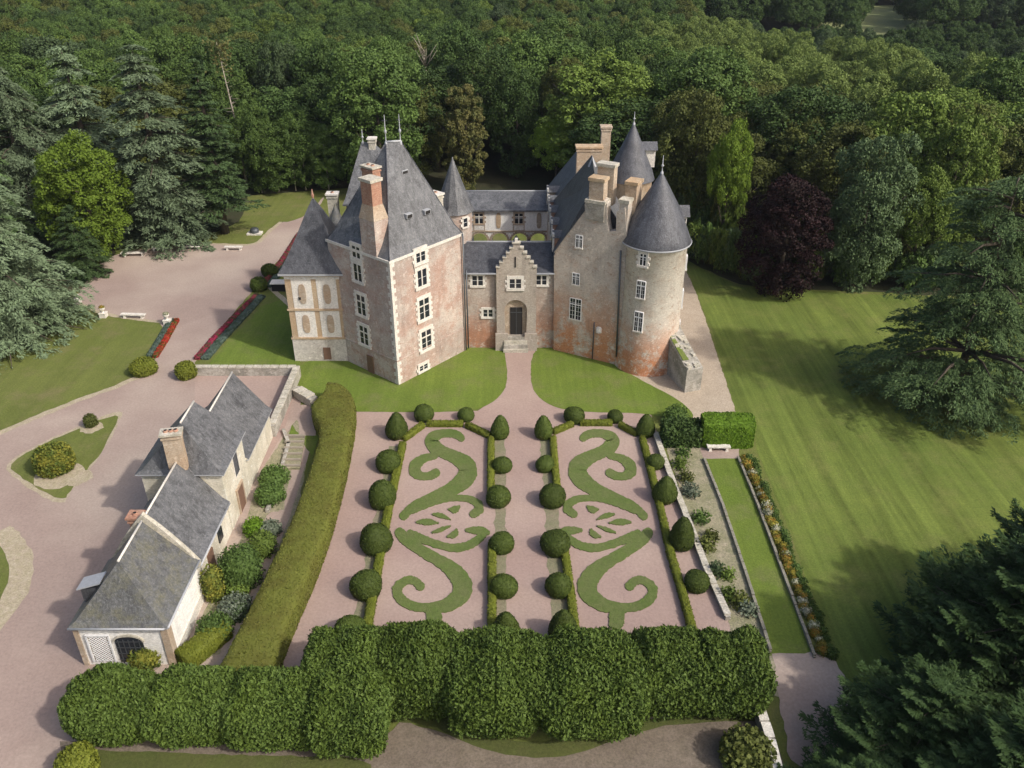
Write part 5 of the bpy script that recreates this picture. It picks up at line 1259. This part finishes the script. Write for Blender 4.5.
for a_ in (
 (255, 533, 17, 15, 'l_bright', 'vivid lime-green round shrub by the kitchen garden path', 41), (271, 533, 18, 11, 'l_lav', 'grey-green low shrub beside the vivid lime one', 42),
 (243, 582, 40, 40, 'l_mid', 'largest dense green shrub behind the cottages', 43), (264, 553, 24, 22, 'l_light', 'medium green shrub between the grey one and the largest one', 44),
 (217, 598, 18, 40, 'l_gold', 'tall yellow-green climber against the cottage garden wall', 45), (239, 594, 18, 14, 'l_light', 'light green low shrub at the foot of the largest shrub', 46),
 (237, 612, 30, 14, 'l_lav', 'silvery lavender mound on the kitchen garden strip', 47), (240, 616, 16, 14, 'l_grey', 'rounded blue-grey shrub next to the lavender mound', 48),
 (216, 636, 30, 22, 'l_mid', 'dark green bushy shrub by the cottage corner', 49),
 (275, 482, 26, 14, 'l_mid', 'leafy planted bed below the timber steps', 50), (271, 500, 26, 16, 'l_mid', 'second leafy planted bed, nearer than the one below the steps', 51),
 (148, 664, 26, 22, 'l_gold', 'golden shrub against the glazed arch of the cottage front', 52), (318, 412, 8, 8, 'l_mid', 'small dark plant by the head of the olive-green hedge', 53),
 (676, 422, 22, 16, 'l_mid', 'leafy shrub over the lawn corner beside the parterre wall head', 54)):
    shrub(a_[0], a_[1], a_[2], a_[3], a_[4], a_[5], 'garden_shrub', 'shrub', a_[6], int(60*a_[2]), .17, 1.0, loose=.18)
hb0 = gp([(184, 668), (204, 652), (226, 634)]); hedge_strip('box_hedge', hb0, 1.3, 1.2, 'l_box', 3200, 'short slanting clipped hedge beside the cottage corner', seed=61)
sheet('planting_bed', gp([(262, 476), (288, 474), (284, 510), (258, 510)]), .045, 'soil', rag=(.3, .05))
# plants on the stony bed
rnd = random.Random(8); wild = []
wl_ = [(680, 467, 12), (686, 480, 11), (690, 494, 14), (694, 508, 13), (700, 521, 14), (704, 532, 12), (706, 548, 14), (712, 560, 12), (716, 573, 13), (722, 585, 12), (728, 598, 14), (740, 604, 14), (748, 612, 12), (735, 615, 13), (683, 455, 9), (727, 577, 9), (711, 538, 8)]
for i, (px, py, wp) in enumerate(wl_):
    if i in (3, 5, 7, 9, 13): continue
    wp *= .8
    shrub(px, py, wp, wp*.7, ('l_light', 'l_olive', 'l_lav', 'l_grey', 'l_mid')[i % 5], 'loose wild plant growing on the stony bed beside the parterre wall', 'wild_plant', 'plant', 70+i, 500, .2, 1.2, 'wild plants on the stony bed', loose=.3)
# flowering clumps with green edging on the lawn side
fl = gp([(744, 458), (764, 505), (790, 572), (823, 655)]); fg = gp([(751, 458), (772, 505), (799, 570), (836, 660)])
flp = {}
def small_proto(key, mat, size, n, seed, r=.5, h=.7):
    rng = np.random.default_rng(seed); V, Fc = lathe_geo([(.7*r, 0), (1.0*r, .35*h), (.85*r, .75*h), (.3*r, h), (.03, h*1.02)], 14, .1, rng); q = surf_scatter(V, Fc, n, size, rng, 1.0, .12)
    core = [(v[0]*.85, v[1]*.85, v[2]*.9) for v in V]; flp[key] = quads_mesh('flowers', q, [mat], (core, Fc, [0]*len(Fc)))
small_proto('o', 'f_orange', .14, 420, 1); small_proto('y', 'f_yellow', .14, 420, 2); small_proto('w', 'f_white', .13, 420, 3); small_proto('g', 'l_mid', .15, 420, 4, .45, .6)
def along(poly, n):
    P = [Vector(p) for p in poly]; Ls = [(b-a).length for a, b in zip(P[:-1], P[1:])]; T = sum(Ls); out = []
    for i in range(n):
        s_ = T*(i+.5)/n
        for a_, b_, L_ in zip(P[:-1], P[1:], Ls):
            if s_ <= L_: out.append(a_.lerp(b_, s_/L_)); break
            s_ -= L_
    return out
rnd = random.Random(3); kinds = 'oooyowoyowowoywowyoywyoyyow'
names = {'o': 'orange', 'y': 'yellow', 'w': 'white'}
for i, p in enumerate(along(fl, 46)):
    k = kinds[i % len(kinds)]
    o = bpy.data.objects.new('flower_clump', flp[k]); COL.objects.link(o); o.location = (p.x+rnd.uniform(-.15, .15), p.y, 0); o.rotation_euler.z = rnd.uniform(0, 6); s_ = rnd.uniform(.6, 1.1)*.74; o.scale = (s_, s_, s_*rnd.uniform(.8, 1.2))
    tag(o, '%s-flowering clump in the long border beside the big lawn' % names[k], 'flowers', '%s flowering clumps of the long border' % names[k])
for i, p in enumerate(along(fg, 34)):
    o = bpy.data.objects.new('edging_plant', flp['g']); COL.objects.link(o); o.location = (p.x+rnd.uniform(-.15, .1)-.15, p.y, 0); o.rotation_euler.z = rnd.uniform(0, 6); s_ = rnd.uniform(.45, .85); o.scale = (s_, s_, s_)
    tag(o, 'dark green edging plant between the long flower border and the big lawn', 'plant', 'edging plants of the long border')
# flower strips along the court
hedge_strip('flower_strip', gp([(299, 235), (282, 262), (262, 287)]), .5, .35, 'f_pink', 3500, 'crimson flower strip edging the court beside the château, far length', 'flower bed', seed=81, size=.14)
hedge_strip('flower_strip', gp([(257, 296), (235, 318), (214, 340), (197, 360)]), .5, .35, 'f_pink', 4200, 'crimson flower strip edging the court down to the yard wall', 'flower bed', seed=82, size=.14)
hedge_strip('flower_strip', gp([(303, 238), (286, 266), (268, 288)]), .7, .3, 'f_blue', 3500, 'grey-green foliage strip inside the far crimson flower strip', 'flower bed', seed=83, size=.14)
hedge_strip('flower_strip', gp([(262, 297), (241, 320), (221, 341), (205, 360)]), .8, .3, 'f_blue', 4200, 'grey-green foliage strip inside the near crimson flower strip', 'flower bed', seed=84, size=.14)
hedge_strip('flower_strip', gp([(177, 321), (166, 341), (155.5, 358)]), .5, .35, 'f_red', 2600, 'bright red flower strip at the edge of the left lawn', 'flower bed', seed=85, size=.14)
hedge_strip('flower_strip', gp([(171.5, 321), (160, 341), (150, 357)]), .6, .3, 'f_blue', 2600, 'grey-green foliage strip beside the bright red flower strip', 'flower bed', seed=86, size=.14)
# shallow stone slab and tank by the corner tower
sheet('stone_path', gp([(264, 285), (270, 285), (298, 309), (296, 314)]), .046, 'cream', rag=(.3, .03))
mb = MB(); a_ = G(284, 290); mb.box((a_[0], a_[1], .5), (2.6, 1.0, 1.0), 'dark'); mb.box((a_[0], a_[1], 1.05), (2.9, 1.3, .12), 'stone'); tag(mb.build('stone_well'), 'low dark well with a white stone slab beside the corner tower', 'well')

# ================================================================== STONE FURNITURE
def bench(px, py, L_, ang, label, back=False):
    t = empty('stone_bench', G(px, py), label, 'bench', 'white stone benches'); t.rotation_euler.z = ang
    mb = MB(); mb.box((0, 0, .46), (L_, .5, .12), 'stone'); o = mb.build('seat'); o.parent = t
    for sx in (-.36, .36): 
        mb = MB(); mb.box((sx*L_, 0, .2), (.22, .42, .42), 'stone'); mb.box((sx*L_, 0, .03), (.3, .48, .08), 'stone'); o = mb.build('leg'); o.parent = t
    return t
bench(718, 450.5, 2.0, 0, 'white stone bench in front of the bright green hedge block')
bench(134, 256, 3.2, R(5), 'long low stone bench at the left of the court edge under the yellow-green tree')
bench(160, 251, 2.0, R(5), 'short stone bench second from the left on the far court edge')
bench(191, 249.5, 2.6, 0, 'white stone bench under the blue cedar on the far court edge')
bench(234, 250, 2.4, 0, 'thin stone bench at the right of the far court edge')
bench(134, 318, 2.8, R(-4), 'stone bench between two urns on the near court edge')
def urn(px, py, label, s_=1.0):
    t = empty('stone_urn', G(px, py), label, 'urn', 'stone urns of the court'); t.scale = (s_,)*3
    mb = MB(); mb.box((0, 0, .25), (.7, .7, .5), 'stone'); mb.box((0, 0, .53), (.8, .8, .08), 'stone'); o = mb.build('pedestal'); o.parent = t
    mb = MB(); mb.lathe((0, 0, .57), [(.2, 0), (.12, .12), (.15, .2), (.33, .45), (.36, .62), (.3, .6)], 'stone', 16); o = mb.build('bowl'); o.parent = t
    o = bpy.data.objects.new('plant', flp['w' if s_ > 1 else 'o']); COL.objects.link(o); o.parent = t; o.location = (0, 0, 1.05); o.scale = (.6, .6, .5)
urn(104, 317, 'stone urn on the near court edge, left of the stone bench'); urn(168, 324, 'stone urn at the head of the red flower strip', 1.02); urn(78, 303, 'stone urn half under the big left cedar', .99)
t = empty('planted_trough', G(255, 234), 'dark round-topped trough on a pale slab at the court corner', 'trough')
mb = MB(); mb.box((0, 0, .12), (2.0, 1.2, .25), 'stone'); o = mb.build('slab'); o.parent = t
mb = MB(); mb.lathe((0, 0, .24), [(.6, 0), (.62, .45), (.5, .6), (.1, .62)], 'iron', 14); o = mb.build('drum'); o.parent = t

# ================================================================== TREES
def hero(name, key, tkey, mat, px, py, wpx, top, label, cat='tree', natural=(6.3, 20), rot=0.0, zs=None, group=None):
    x, y = G(px, py); H_ = ZAT(y, top); d = y*CT+(CH-H_*.5)*ST; sc = wpx/2*d/F/natural[0]
    return place_tree(name, key, tkey, mat, x, y, sc, H_/natural[1], rot, label, cat, group)
hero('blue_cedar', 'cedar_front', 'cedar_front', 'l_blue', 12, 336, 170, 140, 'huge grey-blue cedar at the left edge beside the court', natural=(10, 21), rot=.4)
hero('broadleaf_tree', 'fine', 0, 'l_yellow', 100, 262, 108, 124, 'bright yellow-green round tree at the left end of the court', natural=(6.8, 20.4))
hero('small_cedar', 'cedar_tall', 'cedar_tall', 'l_conifer', 86, 276, 58, 205, 'small green cedar tucked at the foot of the yellow-green tree', natural=(7, 25))
hero('blue_cedar', 'cedar_tall', 'cedar_tall', 'l_blue', 172, 240, 128, 44, 'tall blue cedar with boughs to the ground behind the far court edge', natural=(7, 25), rot=1)
hero('dark_conifer', 'fir', 'fir', 'l_conifer', 225, 233, 74, 58, 'dark green conifer with bare lower trunk right of the blue cedar', natural=(4.6, 23), rot=2)
hero('blue_cedar', 'cedar_front', 'cedar_front', 'l_blue', 42, 240, 130, 50, 'spreading blue cedar behind the yellow-green tree, at the far left', natural=(10, 21), rot=2.2)
hero('blue_cedar', 'cedar_tall', 'cedar_tall', 'l_blue', 105, 225, 110, 45, 'blue cedar between the yellow-green tree and the tall blue cedar', natural=(7, 25), rot=3)
hero('blue_cedar', 'cedar_front', 'cedar_front', 'l_cedar', -22, 262, 150, 78, 'green cedar crown cut by the left edge above the huge grey-blue cedar', natural=(10, 21), rot=3.2)
hero('purple_beech', 'fine2', 1, 'l_purple', 776, 294, 96, 160, 'dark purple copper beech at the edge of the big lawn', natural=(6.8, 20.4), rot=1)
hero('great_cedar', 'cedar_big', 'cedar_big', 'l_cedar', 952, 400, 208, 180, 'giant spreading cedar standing on the big lawn at the right', natural=(12.5, 22), rot=.9)
hero('rust_tree', 'pillar', 1, 'l_rust', 466, 190, 54, 76, 'brownish columnar tree rising behind the slender spire', natural=(5.2, 20), rot=.5)
hero('broadleaf_tree', 'fine2', 0, 'l_mid', 382, 192, 112, 28, 'tall mid-green tree standing directly behind the slate pavilions', natural=(6.8, 20.4), rot=.2)
hero('broadleaf_tree', 'fine', 2, 'l_light', 597, 190, 135, 46, 'broad light-green tree rising behind the brick stacks of the east wing', natural=(6.8, 20.4), rot=1.2)
hero('broadleaf_tree', 'broad2', 0, 'l_yellow', 556, 188, 46, 116, 'small fresh green tree behind the right end of the gallery roof', natural=(6.6, 20), rot=2)
hero('broadleaf_tree', 'broad1', 2, 'l_yellow', 719, 258, 44, 118, 'slim yellow-green tree between the round towers and the copper beech', natural=(6.6, 20), rot=.7)
hero('broadleaf_tree', 'fine2', 1, 'l_grey', 852, 286, 96, 112, 'dark grey-green tree right of the copper beech', natural=(6.8, 20.4), rot=2.7)
hero('broadleaf_tree', 'fine', 1, 'l_light', 932, 268, 92, 98, 'pale yellow-green tree above the giant cedar', natural=(6.8, 20.4), rot=1.9)
hero('broadleaf_tree', 'broad4', 1, 'l_light', 905, 286, 62, 168, 'lower fresh green tree just left of the giant cedar top', natural=(6.6, 20), rot=.9)
for i, (px, py, wp, top) in enumerate(((279, 192, 50, 118), (296, 191, 34, 128), (306, 190, 46, 108), (329, 190, 44, 120), (262, 193, 42, 96))):
    hero('young_ash', ('low0', 'poplar1', 'low1', 'low0', 'low1')[i], 'pale', 'l_mid', px, py, wp, top, 'young pale-stemmed tree at the wood edge left of the slate pavilions', natural=(6, 20), rot=i*1.3, group='young pale-stemmed trees at the wood edge')
# bare dead tree
t = empty('dead_tree', G(248, 190), 'tall bare dying conifer with a brown wispy top behind the dark conifer', 'tree')
H_ = ZAT(t.location.y, 42); mb = MB(); rnd = random.Random(5); mb.tube([(0, 0, -.2), (-.3, 0, H_*.5), (-1.2, 0, H_)], [.2, .13, .04], 'palebark', 7)
for i in range(46):
    z = H_*rnd.uniform(.35, .98); a_ = rnd.uniform(0, 6.28); L_ = rnd.uniform(.6, 2.4)*(1.25-z/H_); xx = -.3*z/H_*2-.3*max(0, z/H_-.5); mb.tube([(xx, 0, z), (xx+math.cos(a_)*L_, math.sin(a_)*L_, z-.2*L_+.3)], [.05, .015], 'palebark', 4)
o = mb.build('trunk'); o.parent = t
rng = np.random.default_rng(9); P = np.stack([rng.normal(-1.0, .8, 500), rng.normal(0, .8, 500), H_-np.abs(rng.normal(0, 2.2, 500))+.3], 1); o = bpy.data.objects.new('crown', quads_mesh('crown', leaf_quads(P, rdirs(500, rng), .35, rng, .6), ['l_rust'])); COL.objects.link(o); o.parent = t
# bare white branches in a crown of the wood
t = empty('bare_tree', G(428, 150), 'leafless white-branched tree poking out of the wood behind the château', 'tree'); H_ = ZAT(t.location.y, 45)
mb = MB(); mb.tube([(0, 0, 0), (.3, 0, H_*.7), (.2, 0, H_-1.0)], [.3, .22, .06], 'palebark', 7)
for i in range(16):
    z = H_*rnd.uniform(.75, .95); a_ = rnd.uniform(0, 6.28); L_ = rnd.uniform(1.2, 3); mb.tube([(.3, 0, z), (.3+math.cos(a_)*L_*.5, math.sin(a_)*L_*.5, z+L_*.5), (.3+math.cos(a_)*L_, math.sin(a_)*L_, z+L_*1.2)], [.09, .05, .02], 'palebark', 4)
o = mb.build('trunk'); o.parent = t
# near dark conifers in the lower right corner
for i, (x, y, H_, r, lab) in enumerate(((29.0, 34.5, 11.5, 6.6, 'dark near conifer in the lower right corner, tallest of the group'), (22.3, 30.0, 6.8, 4.8, 'dark near conifer standing left of the tallest one in the corner'), (35.0, 40.0, 10.5, 5.8, 'dark near conifer cut by the right edge above the corner group'), (25.0, 25.5, 8.5, 6.0, 'dark near conifer at the very bottom right of the corner group'), (18.2, 26.3, 4.2, 3.9, 'low dark conifer over the pink gravel beside the wall end'))):
    place_tree('dark_conifer', 'near', 'near', 'l_near', x, y, r/6.5, H_/16, i*1.1, lab, 'tree', None)
rnd = random.Random(12)
shrub(745, 762, 40, 30, 'l_olive', 'loose green shrub at the bottom beside the pale wall end', 'garden_shrub', 'shrub', 99, 3000, .25, 1.1, loose=.3)

# the wood
BUSH = []
def edge_bush(px, py, wp, hp, mat, i):
    x, y = G(px, py); mpp = (y*CT+CH*ST)/F; sc = wp/2*mpp/1.75; zs = hp*mpp/2.5/.85
    o = bpy.data.objects.new('edge_bush', PROTO['bush%d' % (i % 2)]); COL.objects.link(o); o.location = (x, y, -.1); o.scale = (sc, sc, zs); o.rotation_euler.z = i*1.7
    o.material_slots[0].link = 'OBJECT'; o.material_slots[0].material = M[mat]
    kind = {'l_light': 'light green', 'l_mid': 'mid-green', 'l_dark': 'dark green', 'l_grey': 'grey-green', 'l_olive': 'olive'}[mat]
    tag(o, '%s bush of the undergrowth where the wood meets the big lawn' % kind, 'bush', '%s bushes along the wood edge' % kind)
rnd = random.Random(6); mats_ = ['l_light', 'l_mid', 'l_grey', 'l_mid', 'l_dark', 'l_olive']
for i in range(16): edge_bush(690+i*4.6, 258+i*1.8+rnd.uniform(-3, 3), rnd.uniform(20, 30), rnd.uniform(24, 40), mats_[i % 6], i)
for i in range(20): edge_bush(792+i*12, 284+rnd.uniform(-8, 6), rnd.uniform(26, 38), rnd.uniform(20, 42), mats_[(i*5+1) % 6], i+3)
for i in range(5): edge_bush(690+i*9, 240+i*4, 30, 50, mats_[(i+2) % 6], i+5)

rnd = random.Random(77); wood = []
heroes = [o.location.copy() for o in COL.objects if o.type == 'EMPTY' and o.get('category') == 'tree']
def edge_y(x):
    pts = [(-170, 90), (-110, 96), (-75, 104), (-62, 122), (-50, 138), (-40, 142), (-34, 137), (-8, 136), (10, 131), (17, 122), (22, 110), (28, 104), (60, 102), (110, 104), (260, 110)]
    return float(np.interp(x, [p[0] for p in pts], [p[1] for p in pts]))
y = 92.0; cand = []
row_ = 0
while y < 560:
    step = 8.2 if y < 165 else 6.6 if y < 270 else 9.0
    lim = min(340, 45+.72*y*1.0+35)
    x = -lim+(row_ % 2)*step*.5
    while x < lim:
        cand.append((x+rnd.uniform(-2.4, 2.4), y+rnd.uniform(-2.2, 2.2))); x += step
    y += step*.86; row_ += 1
names_ = {'l_dark': 'dark green', 'l_mid': 'mid-green', 'l_olive': 'olive-green', 'l_light': 'light green', 'l_yellow': 'yellow-green', 'l_grey': 'grey-green', 'l_poplar': 'fine-leaved pale olive'}
keep = []
for (x, y) in cand:
    if y < edge_y(x)+1.5: continue
    if any((x-h.x)**2+(y-h.y)**2 < 30 for h in heroes): continue
    H_ = rnd.uniform(15.5, 21.5) if y < 165 else rnd.uniform(15, 19)
    px, py = proj(x, y, H_)
    # plantation of fine-leaved trees, then open fields with dark hedgerow trees far off
    top = float(np.interp(px, [640, 680, 747, 831, 915, 985, 1100], [4, 9, 13, 25, 40, 50, 56])); bot = float(np.interp(px, [630, 650, 714, 804, 848, 922, 985, 990], [20, 34, 52, 66, 86, 88, 78, 50]))
    if 866 < px < 914 and 240 < y < 385: continue
    if px > 690 and 252 < y < 268: continue
    pop = 632 < px < 1000 and top <= py <= bot and y < 262
    r_ = rnd.random()
    if pop: mat = 'l_poplar'; key = 'poplar%d' % rnd.randrange(3); H_ = rnd.uniform(16.5, 18)
    else:
        key = 'broad%d' % rnd.randrange(6)
        if px > 690 and (y > 262 or py < top): mat = 'l_dark' if r_ < .8 else 'l_grey'; H_ = rnd.uniform(10, 14) if y < 262 else rnd.uniform(13, 19)
        elif 850 < px < 990 and 76 < py < 155: mat = 'l_light' if r_ < .7 else 'l_olive'
        elif px > 985 and py < 110: mat = 'l_light' if r_ < .4 else 'l_olive' if r_ < .7 else 'l_mid'
        elif x > 45 and y < 150: mat = 'l_light' if r_ < .2 else 'l_grey' if r_ < .35 else 'l_mid' if r_ < .8 else 'l_olive'
        else: mat = 'l_dark' if r_ < .45 else 'l_mid' if r_ < .76 else 'l_olive' if r_ < .92 else 'l_light' if r_ < .96 else 'l_grey'
    if y < edge_y(x)+9 and not pop: key = 'low%d' % rnd.randrange(2)
    vis = -60 < px < 1084 and py > -30 and py < 420
    keep.append((x, y, H_, mat, key, pop, vis))
near = sorted([k for k in keep if k[6]], key=lambda k: k[0]**2*.3+k[1]**2)
near_s = near[:266]; rest = [k for k in keep if k not in set(near_s)]
for i, (x, y, H_, mat, key, pop, vis) in enumerate(near_s):
    sc = (rnd.choice((.8, .95, 1.1, 1.35))*rnd.uniform(.92, 1.08) if not pop else rnd.uniform(.85, 1.0))*(.72 if y > 165 else .92)
    place_tree('poplar' if pop else 'broadleaf_tree', key, i % 3, mat, x, y, sc, H_/20*rnd.uniform(.95, 1.05), rnd.uniform(0, 6.28), '%s tree in the wood that fills the land behind the château' % names_[mat], 'tree', '%s trees of the wood' % names_[mat])
# everything further: instanced as one wood
def scatter_instances(name, items, meshkey, mat):
    me = bpy.data.meshes.new(name); me.from_pydata([(x, y, 0) for x, y, *_ in items], [], []); me.materials.append(M[mat])
    at = me.attributes.new('sz', 'FLOAT', 'POINT'); at.data.foreach_set('value', [k[2]/20*(.80 if k[1] < 270 else 1.0) for k in items])
    ar2 = me.attributes.new('rt', 'FLOAT', 'POINT'); ar2.data.foreach_set('value', [random.Random(i).uniform(0, 6.28) for i in range(len(items))])
    o = bpy.data.objects.new(name, me); COL.objects.link(o)
    ng = bpy.data.node_groups.new(name, 'GeometryNodeTree'); ng.interface.new_socket('Geometry', in_out='INPUT', socket_type='NodeSocketGeometry'); ng.interface.new_socket('Geometry', in_out='OUTPUT', socket_type='NodeSocketGeometry')
    gi = ng.nodes.new('NodeGroupInput'); go = ng.nodes.new('NodeGroupOutput'); ip = ng.nodes.new('GeometryNodeInstanceOnPoints'); oi = ng.nodes.new('GeometryNodeObjectInfo'); sm = ng.nodes.new('GeometryNodeSetMaterial')
    src = next(ob for ob in COL.objects if ob.type == 'MESH' and ob.data == PROTO[meshkey]); oi.inputs['Object'].default_value = src; oi.transform_space = 'ORIGINAL'
    a1 = ng.nodes.new('GeometryNodeInputNamedAttribute'); a1.data_type = 'FLOAT'; a1.inputs[0].default_value = 'sz'; a2 = ng.nodes.new('GeometryNodeInputNamedAttribute'); a2.data_type = 'FLOAT'; a2.inputs[0].default_value = 'rt'
    cx = ng.nodes.new('ShaderNodeCombineXYZ'); ng.links.new(a2.outputs['Attribute'], cx.inputs[2])
    sm.inputs['Material'].default_value = M[mat]
    ng.links.new(gi.outputs[0], ip.inputs['Points']); ng.links.new(oi.outputs['Geometry'], sm.inputs['Geometry']); ng.links.new(sm.outputs[0], ip.inputs['Instance']); ng.links.new(cx.outputs[0], ip.inputs['Rotation']); cs = ng.nodes.new('ShaderNodeCombineXYZ'); mz = ng.nodes.new('ShaderNodeMath'); mz.operation = 'MULTIPLY'; mz.inputs[1].default_value = 1.15; ng.links.new(a1.outputs['Attribute'], mz.inputs[0]); [ng.links.new(a1.outputs['Attribute'], cs.inputs[q_]) for q_ in (0, 1)]; ng.links.new(mz.outputs[0], cs.inputs[2]); ng.links.new(cs.outputs[0], ip.inputs['Scale']); ng.links.new(ip.outputs[0], go.inputs[0])
    md = o.modifiers.new('woods', 'NODES'); md.node_group = ng; o['kind'] = 'stuff'; return o
groups = {}
for k in rest: groups.setdefault((k[3]), []).append(k)
for mat, items in groups.items():
    o = scatter_instances('far_wood', items, 'poplar0' if mat == 'l_poplar' else 'broad3' if mat in ('l_dark', 'l_light') else 'broad1', mat)

# light summer air over the land
hm, hn, hb = newmat('haze_air'); hn.nodes.remove(hb); pv = hn.nodes.new('ShaderNodeVolumePrincipled'); pv.inputs['Color'].default_value = (.80, .87, 1, 1); pv.inputs['Density'].default_value = .00009; pv.inputs['Anisotropy'].default_value = .2
hn.links.new(pv.outputs[0], hn.nodes['Material Output'].inputs['Volume'])
M['haze'] = hm; mb = MB(); mb.box((0, 1700, 22), (5400, 5000, 46), 'haze'); hz = mb.build('haze', kind='stuff')
